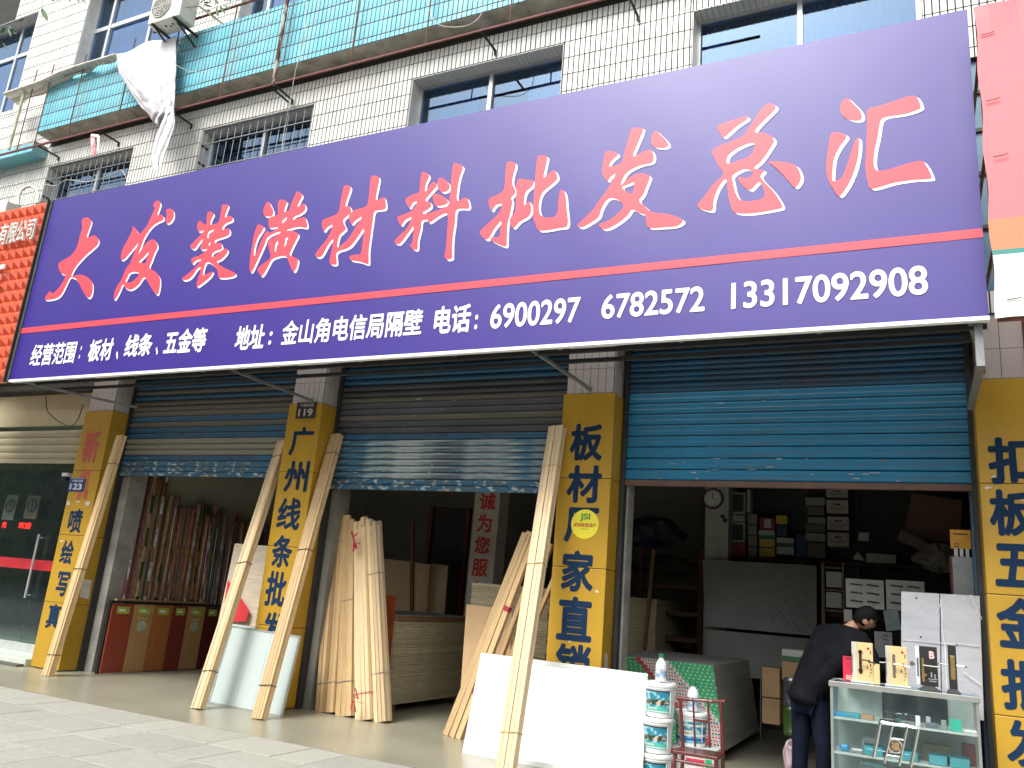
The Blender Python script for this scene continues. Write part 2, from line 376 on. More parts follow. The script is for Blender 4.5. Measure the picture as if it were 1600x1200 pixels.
# windows
def window(h, splits, cur, trans=None, y=D+.22, cmat=curt):
    x0, x1, z0, z1 = h; fr = MB(); t = .05
    fr.box(x0, x1, y, y+.08, z1-t, z1); fr.box(x0, x1, y, y+.08, z0, z0+t)
    xs = [x0]+[x0+(x1-x0)*s for s in splits]+[x1]
    for i, x in enumerate(xs):
        a, b = (x, x+t) if i == 0 else ((x-t, x) if i == len(xs)-1 else (x-.03, x+.03)); fr.box(a, b, y+.003, y+.077, z0+t, z1-t)
    if trans:
        for i in range(len(xs)-1): fr.box(xs[i]+.05, xs[i+1]-.05, y+.005, y+.075, trans-.05, trans+.04)
    w = fr.build('window', alu, B)
    for i in range(len(xs)-1):
        zz = [(z0+t, (trans or z1)-t)]+([(trans+.04, z1-t)] if trans else [])
        for (c, d) in zz:
            g = MB(); yy = y+.03+.018*(i % 2); tl = random.uniform(-.003, .003); tx = random.uniform(-.003, .003)
            g.hexa([(xs[i]+.03, yy, c), (xs[i+1]-.03, yy+tx, c), (xs[i+1]-.03, yy+.005+tx, c), (xs[i]+.03, yy+.005, c)],
                   [(xs[i]+.03, yy+tl, d), (xs[i+1]-.03, yy+tl+tx, d), (xs[i+1]-.03, yy+tl+tx+.005, d), (xs[i]+.03, yy+tl+.005, d)]); g.build('pane', pane_m, w)
    for (a, b) in cur:
        m = MB(); n = int((b-a)/.03); pts = [(a+(b-a)*i/n, y+.22+.03*math.sin(i*1.1+.6*math.sin(i*.37))) for i in range(n+1)]
        for p, q in zip(pts[:-1], pts[1:]): m.face((p[0], p[1], z0), (q[0], q[1], z0), (q[0], q[1], z1), (p[0], p[1], z1))
        m.build('curtain', cmat, w, smooth=True)
    return w
window(LW[0], [.5], [(-14.8, -12.5)], cmat=curt_d); window(LW[1], [.5], [(-10.7, -8.4)], cmat=curt_d)
window(LW[2], [.5], [(-6.4, -5.55), (-4.75, -4.1)]); window(LW[3], [.49], [(-2.2, -1.9), (-1.3, .25)])
window(UW[0], [.33, .72], [(-19, -16.7)], 12.24); window(UW[1], [.16, .56], [(-14.8, -12.4)], 12.2); window(UW[2], [.15, .55], [(-10.3, -9.2)], 12.2); window(UW[3], [.5], [], 12.2)
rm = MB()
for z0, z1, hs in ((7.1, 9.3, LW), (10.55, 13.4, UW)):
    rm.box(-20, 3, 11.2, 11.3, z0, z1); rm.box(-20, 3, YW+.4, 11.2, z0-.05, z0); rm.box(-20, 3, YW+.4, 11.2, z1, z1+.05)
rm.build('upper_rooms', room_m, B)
# soffit of the ledge, its turquoise fascia, and a lower turquoise band at the far left
FZ0, FZ1, FY = 9.51, 10.76, 8.34
lg = MB(); lg.box(-14.95, 3, FY+.008, YW-.0005, FZ0, FZ1); ledge = lg.build('ledge', concrete, B, bevel=.01)
MB().box(-14.94, 3, FY+.0045, FY+.0078, FZ0+.011, FZ1-.01).build('fascia_grout', M('teal_grout', (.02, .07, .09), .9), ledge)
bt = MB()
n = int(17.9/.082)
for i in range(n):
    a = -14.95+i*.082
    for j in range(1):
        c = FZ0+.012; d = FZ1
        if a < -2.9 or j < 1: tile_block(bt, a, a+.082, c, d, FY, FY+.0085, .001)
bt.build('turquoise_tiles', tile_b, ledge, kind='stuff')
lb = MB(); lb.box(-20, -15.0, D-.30, YW-.0005, 9.16, 9.34); lb.build('turquoise_band', tile_b, B)
lb = MB(); lb.box(-20, -15.02, D-.28, YW-.001, 9.345, 9.40); lb.build('band_cap', concrete, B)
# shop front of the ground floor: lintel, jambs, pillars with tiles above the yellow cladding
lt = MB(); lt.box(-22, 6, 9.30, 9.60, 4.42, 4.65); lt.box(-22, 6, YW+.4, 9.30, 4.60, 4.65); lt.build('lintel', plaster, B)
# interior shell
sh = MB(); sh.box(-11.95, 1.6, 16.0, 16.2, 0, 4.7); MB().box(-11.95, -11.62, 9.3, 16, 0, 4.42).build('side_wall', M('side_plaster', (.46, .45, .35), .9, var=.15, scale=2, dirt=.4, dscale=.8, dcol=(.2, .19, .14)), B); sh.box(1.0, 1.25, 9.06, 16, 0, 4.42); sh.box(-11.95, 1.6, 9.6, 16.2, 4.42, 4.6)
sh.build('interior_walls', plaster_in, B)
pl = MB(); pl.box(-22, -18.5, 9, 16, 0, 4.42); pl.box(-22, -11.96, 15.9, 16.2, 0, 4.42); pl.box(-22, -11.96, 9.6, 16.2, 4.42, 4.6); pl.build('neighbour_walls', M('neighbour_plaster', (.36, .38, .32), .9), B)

# ================================================================== PILLARS
def pillar(x0, x1, seams, label, tiles=True, d0=D, d1=None, top=4.0):
    d1 = d1 or D+.40
    t = thing('yellow_pillar', label, 'pillar', ((x0+x1)/2, D, 0), 'yellow clad pillars between the shop bays')
    MB().box(x0+.03, x1-.03, d0+.03, d1-.01, 0, 4.66).build('core', grout_d, t)
    zs = [0.012]+seams+[top]
    for a, b in zip(zs[:-1], zs[1:]):
        MB().box(x0, x1, d0, d1, a+.003, b-.003).build('cladding_panel', yellow, t, bevel=.006)
    mb = MB(); w = (x1-x0-.06)/6; tz = [(top+.006, 4.30), (4.306, 4.655)]
    for (c, d) in tz:
        for i in range(6): mb.box(x0+.03+i*w+.003, x0+.03+(i+1)*w-.003, d0+.018, d0+.031, c, d)
        for i in range(4): mb.box(x1-.031, x1-.018, d0+.035+i*.09+.003, d0+.035+(i+1)*.09-.003, c, d)
    mb.build('pillar_tiles', tile_p, t, kind='stuff')
    return t
def zat(y, x): return P(x, y, D).z
p1 = pillar(-12.18, -11.53, sorted([zat(735, 130), zat(836, 110), zat(940, 75)]), 'yellow pillar with red and navy characters beside the glass shopfront, house number 123')
p2 = pillar(-7.88, -7.29, sorted([zat(737, 450), zat(853, 430), zat(975, 400)]), 'yellow pillar under the house number 119 plate, between the first and second shutters')
p3 = pillar(-3.69, -3.05, sorted([zat(747, 905), zat(886, 890)])[0:], 'yellow pillar with a round yellow sticker, between the second and third shutters')
p4 = pillar(.565, 1.9, sorted([zat(755, 1560), zat(930, 1580), zat(1120, 1585)]), 'widest yellow pillar, at the right edge of the photo beside the glass counter')
def chars(t, lst, mat, off=.035):
    for s, x0, y0, x1, y1 in lst: pxtext(s, x0, y0, x1, y1, D, t, mat, off, name='character', Yo=D-.002)
chars(p1, [('新', 125, 672, 161, 724), ('机', 116, 731, 146, 781)], redfade)
chars(p1, [('喷', 103, 795, 133, 833), ('绘', 91, 844, 119, 882), ('写', 84, 893, 112, 932), ('真', 69, 943, 99, 983)], navy, .03)
chars(p2, [('广', 450, 667, 493, 712), ('州', 441, 720, 486, 769), ('线', 430, 778, 474, 828), ('条', 421, 836, 461, 887), ('批', 411, 892, 452, 948), ('发', 405, 956, 448, 1010)], navy, .03)
chars(p3, [('板', 889, 662, 944, 720), ('材', 884, 727, 942, 786), ('厂', 880, 793, 937, 848), ('家', 875, 860, 930, 925), ('直', 868, 932, 928, 1002), ('销', 865, 1006, 925, 1072)], navy, .035)
chars(p4, [('扣', 1546, 683, 1618, 757), ('板', 1548, 765, 1620, 838), ('五', 1556, 850, 1628, 918), ('金', 1560, 934, 1634, 1014), ('批', 1567, 1032, 1642, 1112), ('发', 1575, 1125, 1648, 1200)], navy, .035)
# house number plates
def plate(t, px, num, col, fg, Yp, label):
    x0, y0, x1, y1 = px; a = P(x0, (y0+y1)/2, D); b = P(x1, (y0+y1)/2, D); u = P((x0+x1)/2, y0, D).z; d = P((x0+x1)/2, y1, D).z
    q = thing('number_plate', label, 'number plate', ((a.x+b.x)/2, Yp, d))
    MB().box(a.x, b.x, Yp-.012, Yp-.001, d, u).build('plate', col, q, bevel=.003); h = u-d; w = b.x-a.x
    text(num, (a.x+.13*w, b.x-.13*w, d+.12*h, d+.58*h), Yp-.0135, q, fg, .03)
    text('中康北路', (a.x+.2*w, b.x-.12*w, d+.7*h, d+.88*h), Yp-.0135, q, fg, .01)
    MB().box(a.x+.03*w, b.x-.03*w, Yp-.013, Yp-.0122, u-.04*h, u-.02*h).build('rim', fg, q)
plate(p2, (464, 628, 494, 654), '119', M('plate_black', (.04, .035, .035), .4), M('plate_cream', (.55, .5, .4), .5), D-.001, 'small black house number plate reading 119, at the top of the second yellow pillar')
plate(p1, (108, 747, 133, 768), '123', M('plate_blue', (.02, .05, .17), .4), M('plate_white', (.7, .72, .7), .5), D-.001, 'small blue house number plate reading 123, on the leftmost yellow pillar')
# round sticker on the third pillar
c = P(914, 819, D); st = thing('round_sticker', 'round yellow sticker with a green emblem stuck on the third yellow pillar', 'sticker', (c.x, D, c.z))
MB().lathe((c.x, D-.0035, c.z), [(.165, 0), (.165, .0015)], 36, Matrix.Rotation(math.pi/2, 3, 'X')).build('disc', M('sticker_yellow', (.80, .72, .05), .4, var=.03), st)
grn = M('sticker_green', (.03, .25, .06), .5)
text('JSI', (c.x-.06, c.x+.06, c.z+.03, c.z+.12), D-.0062, st, grn, .03); text('采购联盟商户', (c.x-.135, c.x+.135, c.z-.035, c.z+.012), D-.0062, st, M('sticker_red', (.6, .06, .05), .5), .01)
MB().box(c.x-.05, c.x+.05, D-.0066, D-.0062, c.z-.058, c.z-.053).build('rule', grn, st)

# ================================================================== ROLLER SHUTTERS
def shutter(x0, x1, z0, z1, pitch, colours, rail, label, ribs=1, Y=9.03, bottom=None, depth=.016):
    t = thing('roller_shutter', label, 'shutter', ((x0+x1)/2, Y, z0), 'roller shutters pulled half way up')
    prof = []; K = 5*ribs
    for i in range(K+1):
        f = i/K; ph_ = (f*ribs) % 1 if i < K else 0
        prof.append((-abs(math.sin(math.pi*f*ribs))**.7*depth-(0 if i not in (0, K) else -.004), f*(pitch-.009)))
    m = MB(); L = x1-x0; k = len(m.v)
    for (y, z) in prof: m.v += [V((0, y, z)), V((L, y, z))]
    for i in range(K): m.f.append((2*i, 2*i+1, 2*i+3, 2*i+2)); m.mi.append(0)
    n = len(m.v); m.v += [V((0, .01, 0)), V((L, .01, 0)), V((0, .01, pitch-.009)), V((L, .01, pitch-.009))]
    m.f += [(n+1, n, n+2, n+3), (n, n+1, 1, 0), (2*K, 2*K+1, n+3, n+2)]; m.mi += [0]*3
    me = m.mesh('slat', colours[0], smooth=True)
    try: me.set_sharp_from_angle(angle=math.radians(60))
    except Exception: pass
    nz = int((z1-z0-.07)/pitch)
    for j in range(nz):
        o = place(me, 'slat', t, (x0, Y+random.uniform(-.0015, .0015), z0+.07+j*pitch)); o.material_slots[0].link = 'OBJECT'
        o.material_slots[0].material = colours[min(j, len(colours)-1)]
    MB().box(x0, x1, Y-.028, Y+.02, z0, z0+.066).build('bottom_rail', bottom or rail, t, bevel=.006)
    for xa, xb in ((x0-.035, x0+.012), (x1-.012, x1+.035)): MB().box(xa, xb, Y-.05, Y+.05, 0.001, z1).build('guide', rail, t)
    return t
sb = M('shutter_blue', (.012, .10, .20), .5, var=.2, scale=5, stretch=(.6, 1, 1), dirt=.7, dscale=2.5, dcol=(.06, .065, .06), dstretch=(.5, 1, 3), dlo=.4, dhi=.8)
sb3 = M('shutter_bright_blue', (.006, .185, .35), .45, var=.15, scale=4, stretch=(.5, 1, 1), dirt=.6, dscale=3, dcol=(.10, .10, .10), dstretch=(.35, 1, 4), dlo=.52, dhi=.75)
sbd = M('shutter_shaded_dusty_blue', (.006, .09, .19), .5, var=.2, scale=4, stretch=(.5, 1, 1), dirt=.85, dscale=2, dcol=(.055, .05, .055), dstretch=(.4, 1, 2), dlo=.40, dhi=.72)  # shade under the sign painted into the dirty top slats
sg = M('shutter_grey', (.12, .11, .085), .6, var=.2, scale=4, stretch=(.5, 1, 1), dirt=.6, dscale=2, dcol=(.05, .05, .055))
sg2 = M('shutter_pale_grey', (.24, .23, .18), .55, var=.15, scale=4, stretch=(.5, 1, 1), dirt=.5, dscale=2, dcol=(.10, .10, .09))
sbk = M('shutter_brown', (.058, .066, .072), .6, var=.3, scale=3, stretch=(.4, 1, 1))
sch = M('shutter_chipped', (.03, .14, .24), .4, var=.1, scale=11, stretch=(1, 1, 1.6), c2=(.42, .48, .46), lo=.55, hi=.60, dirt=.5, dscale=7, dcol=(.13, .12, .11), dlo=.5, dhi=.56)
shl = M('shutter_worn_painted_shine', (.05, .17, .27), .25, var=.1, scale=2.2, stretch=(.6, 1, 3), c2=(.42, .50, .50), lo=.45, hi=.62, dirt=.8, dscale=3, dcol=(.12, .10, .08), dlo=.5, dhi=.7, dstretch=(.3, 1, 3))  # pale noise paints blue-white highlights on the lower slats, over real grime
s1 = shutter(-11.50, -7.9, 3.00, 4.62, .09, [sch, sch, sb, sg2, sg2, sg2, sb, sb, sg, sb, sg, sg, sg, sb, sg, sb, sb, sb], blacksteel, 'left roller shutter, weathered in blue and grey bands, over the floor samples', bottom=sch)
s2 = shutter(-7.25, -3.72, 2.86, 4.62, .088, [sch, shl, shl, shl, shl, shl, shl, sb, sbk, sbk, sg, sbk, sbk, sg, sbk, sbk, sb, sb, sb], blacksteel, 'middle roller shutter, brown and shiny with chipped blue bands, above the blockboard stack', bottom=sch)
s3 = shutter(-3.0, .53, 2.97, 4.62, .13, [sb3]*8+[sbd]*6, blacksteel, 'right roller shutter, bright blue, with a dusty top painted darker as shade, over the counter', ribs=2, bottom=M('rail_brown', (.13, .075, .055), .7), depth=.011)
zb_ = P(60, 724, 9.03).z
sh4 = M('shutter_beige', (.42, .38, .24), .5, var=.1, scale=3, stretch=(.5, 1, 1), dirt=.5, dscale=2, dcol=(.25, .22, .15))
s4 = shutter(-18.4, -12.2, zb_, 3.85, .13, [sh4]*9, blacksteel, 'beige roller shutter over the glass shopfront beside the pillar numbered 123', bottom=sh4, depth=.014)
MB().box(-18.4, -12.2, 9.0, 9.06, 3.853, 4.415).build('fascia_board', M('beige_fascia', (.46, .40, .24), .6, var=.06), s4)
# scraps of old tape and paper left on the pillars, chipped paint on the shutters
scr = M('old_tape', (.60, .58, .50), .5, var=.2); rs_ = random.Random(9)
def scraps(t, lst, Y, name='paper_scrap', mt=scr):
    for x, y, w, h in lst:
        q = [P(x-w/2, y+h/2, Y), P(x+w/2, y+h*.4, Y), P(x+w*.45, y-h/2, Y), P(x-w*.5, y-h*.35, Y)]
        MB().slab([V((p.x+rs_.uniform(-.008, .008), Y-.002, p.z+rs_.uniform(-.008, .008))) for p in q], .0015).build(name, mt, t)
scraps(p1, [(107, 786, 5, 8), (122, 784, 6, 2.5), (137, 787, 6, 7), (97, 845, 4, 3)], D)
MB().slab([(-11.5265, D+.10, 1.08), (-11.5265, D+.26, 1.06), (-11.5265, D+.25, 1.34), (-11.5265, D+.11, 1.36)], .002).build('paper_scrap', scr, p1)
scraps(p3, [(891, 1002, 4, 5), (933, 924, 4, 3), (884, 872, 2, 2), (916, 1003, 3, 2)], D)
scraps(p4, [(1552, 745, 7, 4), (1598, 782, 5, 3), (1545, 762, 12, 3), (1580, 1042, 5, 2), (1557, 808, 2, 2)], D)
MB().slab([(-3.0465, D+.10, .95), (-3.0465, D+.2, .93), (-3.0465, D+.19, 1.1), (-3.0465, D+.11, 1.12)], .002).build('paper_scrap', scr, p3)
def chips(t, x0, x1, z0, z1, n, mats):
    m = MB()
    for k in range(n):
        x, z = rs_.uniform(x0, x1), z0+(z1-z0)*rs_.random()**1.6; w, h = rs_.uniform(.015, .10), rs_.uniform(.004, .014); m.cur = rs_.randrange(len(mats))
        m.slab([(x, 9.011, z), (x+w, 9.011, z+rs_.uniform(-.004, .004)), (x+w*.9, 9.011, z+h), (x+w*.1, 9.011, z+h*.8)], .002)
    m.build('paint_chips', mats, t, kind='stuff')
cm1, cm2 = M('chip_pale', (.45, .46, .42), .6), M('chip_brown', (.16, .12, .09), .7)
chips(s3, -2.9, .4, 3.05, 3.30, 34, [cm1, cm2]); chips(s3, -2.0, 0, 3.9, 4.1, 9, [cm1, cm2]); chips(s1, -11.2, -8.0, 3.07, 3.30, 40, [cm1, cm2]); chips(s2, -7.0, -3.9, 2.93, 3.2, 46, [cm1, cm2]); chips(s2, -6.4, -4.9, 3.7, 4.1, 10, [cm1, cm2])
# ================================================================== THE SHOP SIGN
SX0, SX1, SZ0, SZ1 = -11.80, .60, 4.085, 6.97
sg_ = thing('shop_sign', 'long purple shop sign with red brush-script title and white phone numbers', 'shop sign', (-5.6, S, 4.08))
pn = MB(); nx, nz = 60, 14
for i in range(nx):
    for j in range(nz):
        f = lambda a, b: (SX0+(SX1-SX0)*a/nx, S+.004*math.sin(a*.9+b*.5)*math.sin(b*math.pi/nz)*(0 < a < nx)*(0 < b < nz)*.5, SZ0+(SZ1-SZ0)*b/nz)
        pn.face(f(i, j), f(i+1, j), f(i+1, j+1), f(i, j+1))
o = pn.build('sign_face', sign_m, sg_, smooth=True)
MB().box(SX0+.004, SX1-.004, S+.006, S+.05, SZ0, SZ1-.004).build('sign_backing', sign_m, sg_)
MB().box(SX0-.004, SX1+.006, S-.006, S+.055, SZ0-.035, SZ0-.001).build('bottom_trim', sign_wht, sg_)
fr = MB()
for z in (4.12, 5.05, 6.0, 6.88): fr.box(SX0+.02, SX1-.02, S+.052, S+.09, z-.02, z+.02)
n = 10
for i in range(n+1):
    x = SX0+.05+(SX1-SX0-.1)*i/n; fr.box(x-.02, x+.02, S+.092, S+.13, 4.06, 6.92)
fr.build('rear_frame', steel, sg_)
rails = MB(); rails.box(SX0, SX1, S+.2, S+.24, 4.05, 4.09); rails.box(SX0, SX1, S+.62, S+.66, 4.08, 4.12); rails.build('underside_rail', blacksteel, sg_)
for (x, z, xb) in ((-11.75, 4.09, -11.2), (-11.55, 4.06, -11.02), (-7.55, 4.06, -7.5), (-3.44, 4.07, -3.36), (.47, 4.09, .66)):
    MB().tube((x, S+.09, z), (xb, D+.02, z-.02), .024, 4).build('strut', steel, sg_)
for x in (-10.9, -7.7, -5.3, -3.2, -1.0, .4):
    MB().tube((x, S+.09, 6.86), (x+.1, D+.01, 7.0), .018, 6).build('strut', steel, sg_)
MB().box(.50, .56, S+.1, S+.14, 3.7, 4.08).box(.5, .56, S+.14, D+.02, 3.70, 3.74).build('hanging_bracket', steel, sg_)
Z_ = lambda x, y: P(x, y, S)
a, b, c, d = Z_(38, 514), Z_(1533, 363), Z_(37, 523), Z_(1534, 375)
MB().face((SX0+.002, S-.0045, 4.795), (SX1-.002, S-.0045, 4.765), (SX1-.002, S-.0045, 4.845), (SX0+.002, S-.0045, 4.88)).build('stripe', sign_red, sg_)
G = {}
A = (60, 300, 6.6667); Bc = (270, 270, 6.6667); Cc = (480, 250, 5.7143); Dc = (730, 180, 4.4444); Ec = (1070, 130, 3.9024)
G['大'] = (A, [[(500,272),(470,285),(458,320),(465,380),(445,440),(415,560),(385,620),(330,680),(250,725),(215,760),(222,810),(245,852),(275,866),(290,882),(270,930),(230,990),(185,1040),(150,1062),(130,1040),(95,1075),(78,1110),(90,1130),(150,1125),(210,1105),(255,1060),(300,970),(340,895),(370,900),(398,912),(430,955),(465,1025),(505,1088),(535,1108),(560,1080),(573,1020),(570,960),(540,910),(490,878),(430,868),(358,885),(360,850),(400,780),(460,710),(520,650),(590,590),(630,545),(632,500),(600,462),(560,465),(515,480),(515,455),(535,400),(558,330),(555,300),(530,275)]])
G['发'] = (A, [[(1255,97),(1215,115),(1203,145),(1222,165),(1200,220),(1165,300),(1130,370),(1070,435),(1050,440),(1035,410),(1005,370),(990,365),(985,410),(950,480),(900,570),(870,650),(868,705),(885,715),(920,690),(970,630),(1020,570),(1048,538),(1020,610),(985,690),(960,750),(925,800),(900,850),(870,920),(820,1000),(798,1060),(792,1110),(805,1125),(850,1050),(888,968),(910,1000),(960,1025),(1010,1005),(1060,960),(1110,892),(1160,965),(1200,1030),(1245,1075),(1265,1030),(1275,960),(1270,900),(1230,840),(1165,795),(1190,720),(1220,640),(1248,580),(1240,540),(1215,505),(1180,503),(1140,530),(1090,590),(1048,655),(1075,580),(1105,500),(1140,435),(1190,370),(1250,325),(1305,300),(1310,265),(1285,242),(1245,245),(1260,200),(1280,130)],
    [(1155,630),(1110,680),(1055,737),(1090,744),(1122,745),(1140,690)], [(955,855),(1005,838),(1055,850),(1030,900),(970,945),(915,942),(935,895)], [(1380,180),(1335,195),(1345,240),(1335,290),(1345,335),(1385,320),(1415,270),(1415,210)]])
G['装'] = (Bc, [[(525,340),(585,345),(570,400),(550,470),(600,452),(630,480),(620,510),(570,530),(535,560),(525,600),(590,585),(600,640),(560,670),(500,690),(450,710),(450,740),(500,735),(520,770),(515,800),(470,815),(425,840),(415,870),(430,885),(480,840),(555,795),(580,820),(560,860),(510,910),(468,930),(500,970),(560,1005),(630,1035),(662,1060),(640,1085),(570,1100),(500,1100),(480,1080),(470,1020),(430,970),(385,940),(355,945),(335,990),(320,1070),(360,1060),(425,1035),(400,1085),(340,1140),(270,1190),(255,1180),(265,1120),(290,1050),(295,990),(260,1010),(220,1070),(180,1110),(130,1125),(102,1105),(150,1070),(220,1010),(270,960),(300,910),(250,920),(215,955),(200,920),(215,890),(280,870),(340,830),(365,800),(320,808),(295,795),(310,740),(318,695),(280,740),(235,800),(200,790),(192,765),(250,700),(310,640),(328,605),(280,620),(265,590),(262,540),(290,505),(320,530),(355,545),(360,480),(370,420),(395,410),(435,435),(410,490),(400,545),(440,540),(485,520),(500,460),(515,380)],
    [(385,618),(440,598),(405,640),(375,690),(368,660)], [(388,740),(400,728),(392,765),(380,760)]])
G['潢'] = (Bc, [[(1000,305),(960,360),(950,410),(965,455),(1030,460),(1055,420),(1040,370)],
    [(900,545),(955,570),(940,610),(890,690),(858,790),(852,875),(890,810),(940,690),(985,612),(1010,632),(1080,600),(1100,572),(1020,580),(1005,540),(1010,480),(1060,455),(1105,440),(1100,370),(1110,300),(1150,285),(1195,310),(1180,360),(1170,410),(1215,400),(1240,330),(1280,240),(1305,200),(1355,240),(1330,300),(1305,355),(1340,345),(1370,325),(1390,360),(1380,400),(1330,440),(1280,460),(1255,495),(1330,480),(1380,470),(1405,530),(1400,580),(1330,570),(1250,585),(1190,605),(1240,610),(1290,625),(1315,655),(1290,710),(1255,780),(1225,860),(1270,885),(1310,910),(1300,980),(1270,1035),(1240,1000),(1215,930),(1180,875),(1110,880),(1040,910),(1000,980),(940,1080),(910,1055),(890,1010),(950,950),(1025,890),(1010,800),(1002,720),(1060,680),(1118,640),(1128,618),(1060,640),(990,685),(965,750),(920,850),(870,960),(828,1040),(808,1010),(812,900),(830,780),(855,650),(880,570)],
    [(1150,505),(1195,468),(1185,500),(1152,532)], [(1100,715),(1075,760),(1070,830),(1092,800),(1105,750)], [(1182,690),(1207,680),(1200,725),(1162,785),(1175,740)]])
G['材'] = (Cc, [[(335,240),(375,235),(395,255),(375,320),(355,380),(350,420),(385,420),(398,470),(370,500),(330,540),(335,580),(352,620),(320,655),(290,690),(275,785),(330,750),(380,700),(430,620),(495,515),(440,545),(405,580),(385,540),(383,490),(440,450),(510,430),(545,400),(560,300),(575,160),(610,148),(650,170),(635,260),(620,365),(690,340),(708,400),(700,445),(640,455),(605,470),(590,560),(570,700),(555,820),(555,920),(540,935),(480,915),(400,900),(385,865),(440,850),(485,840),(500,750),(512,622),(460,690),(400,770),(350,800),(290,820),(265,850),(270,930),(230,940),(205,910),(225,810),(238,712),(190,770),(140,860),(100,875),(78,850),(120,790),(190,700),(235,590),(190,605),(155,645),(140,590),(145,545),(200,520),(280,480),(300,400),(320,300)]])
G['料'] = (Cc, [[(1030,120),(1060,118),(1095,150),(1065,220),(1060,290),(1110,220),(1140,205),(1165,235),(1120,290),(1060,365),(1100,380),(1112,420),(1080,450),(1040,475),(1060,490),(1130,470),(1200,445),(1265,410),(1280,330),(1295,150),(1310,50),(1330,35),(1395,65),(1370,150),(1350,250),(1345,370),(1420,340),(1450,390),(1445,440),(1380,440),(1335,460),(1325,560),(1305,700),(1300,850),(1300,880),(1260,895),(1232,865),(1245,800),(1255,650),(1260,490),(1190,505),(1100,565),(1080,540),(1030,550),(1020,620),(995,720),(990,800),(960,805),(922,770),(945,740),(955,602),(900,670),(830,755),(785,735),(830,680),(900,610),(938,518),(880,545),(845,590),(815,540),(820,510),(900,480),(960,440),(985,378),(950,390),(918,435),(885,375),(895,345),(960,310),(1005,290),(1015,200)],
    [(1190,165),(1225,175),(1275,225),(1270,270),(1220,295),(1175,260),(1168,200)], [(1140,310),(1210,325),(1262,375),(1240,405),(1160,415),(1130,360)]])
G['批'] = (Dc, [[(280,335),(325,332),(342,355),(325,420),(318,480),(340,540),(310,580),(318,610),(300,700),(285,760),(280,850),(275,915),(230,905),(180,880),(165,855),(225,850),(235,800),(240,742),(190,800),(145,870),(95,830),(105,800),(170,740),(230,680),(245,622),(200,635),(175,670),(155,620),(160,585),(220,555),(260,520),(270,430)],
    [(355,455),(420,455),(465,465),(455,500),(410,545),(400,630),(435,605),(450,660),(430,710),(370,745),(325,790),(300,740),(318,700),(340,670),(345,560)],
    [(495,295),(520,288),(560,295),(548,370),(535,440),(570,410),(610,390),(632,440),(600,480),(540,530),(515,570),(502,640),(515,700),(560,717),(610,710),(635,670),(640,590),(655,525),(685,550),(695,650),(702,770),(640,790),(510,808),(480,760),(462,700),(468,560),(480,400)]])
G['发_'] = (Dc, [[(1150,98),(1210,95),(1225,110),(1190,200),(1155,290),(1210,270),(1275,245),(1300,290),(1285,335),(1220,350),(1150,380),(1100,420),(1070,490),(1095,470),(1130,440),(1190,412),(1255,420),(1272,440),(1250,500),(1225,560),(1198,600),(1240,640),(1290,680),(1380,690),(1460,712),(1503,738),(1460,775),(1360,785),(1270,788),(1250,750),(1240,700),(1200,685),(1150,660),(1120,700),(1060,750),(990,790),(945,795),(920,762),(980,740),(1050,690),(1090,640),(1060,600),(1010,580),(970,600),(935,660),(915,715),(850,760),(800,785),(770,770),(830,710),(880,660),(920,600),(980,520),(1035,415),(1000,435),(975,462),(940,400),(950,330),(965,262),(1010,257),(1052,280),(1010,320),(990,360),(1040,355),(1080,330),(1100,250),(1130,150)],
    [(1165,475),(1115,490),(1080,505),(1102,530),(1150,550)], [(1310,115),(1340,135),(1400,200),(1380,232),(1300,225),(1282,160)]])
G['总'] = (Ec, [[(370,208),(385,225),(320,270),(245,335),(225,320),(203,275),(230,255),(300,230)],
    [(515,130),(560,155),(500,220),(430,300),(490,310),(548,350),(520,410),(470,480),(425,522),(450,530),(488,540),(465,575),(500,620),(540,660),(575,710),(598,760),(560,775),(480,790),(400,800),(310,795),(285,750),(270,690),(262,610),(252,592),(230,610),(200,660),(180,720),(172,780),(130,780),(80,755),(120,700),(180,620),(240,560),(210,510),(180,450),(172,420),(200,395),(290,360),(360,325),(400,270),(460,180)],
    [(260,470),(275,440),(330,400),(400,372),(428,375),(425,410),(400,450),(340,475),(268,497)],
    [(295,570),(350,535),(385,530),(420,550),(400,578),(365,585),(332,577),(345,615),(400,658),(455,607),(485,650),(488,700),(430,722),(350,722),(315,680),(300,620)],
    [(530,482),(590,485),(650,495),(690,520),(712,585),(680,640),(650,620),(590,550),(520,490)]])
G['汇'] = (Ec, [[(990,98),(1025,125),(1075,180),(1080,225),(1040,235),(985,220),(955,185),(958,130)],
    [(905,308),(945,308),(990,330),(950,390),(915,460),(905,530),(905,600),(950,590),(980,540),(1010,450),(1045,350),(1065,350),(1060,450),(1030,560),(990,640),(945,695),(915,660),(880,600),(865,520),(875,420),(890,330)],
    [(1120,165),(1180,148),(1280,115),(1370,85),(1415,90),(1440,140),(1430,165),(1340,195),(1230,212),(1195,240),(1180,330),(1160,420),(1155,490),(1170,535),(1220,538),(1300,515),(1430,480),(1470,500),(1505,570),(1495,590),(1400,595),(1270,615),(1145,650),(1120,610),(1105,520),(1110,400),(1115,250)]])
for k, ((ox, oy, s), loops) in G.items():
    ls = []
    for lp in loops:
        q = []
        for (x, y) in lp:
            p = P(ox+(x-3)/s, oy+(y-4)/s, S); q.append((p.x, p.z))
        ls.append(smooth_loop(q, 3))
    flat(ls, S-.0045, 'character_highlight', sign_wht, sg_, .026, -.024)
    flat(ls, S-.0045, 'character_highlight', sign_wht, sg_, .013, -.012).location.y = -.0006
    flat(ls, S-.0068, 'character', sign_red, sg_)
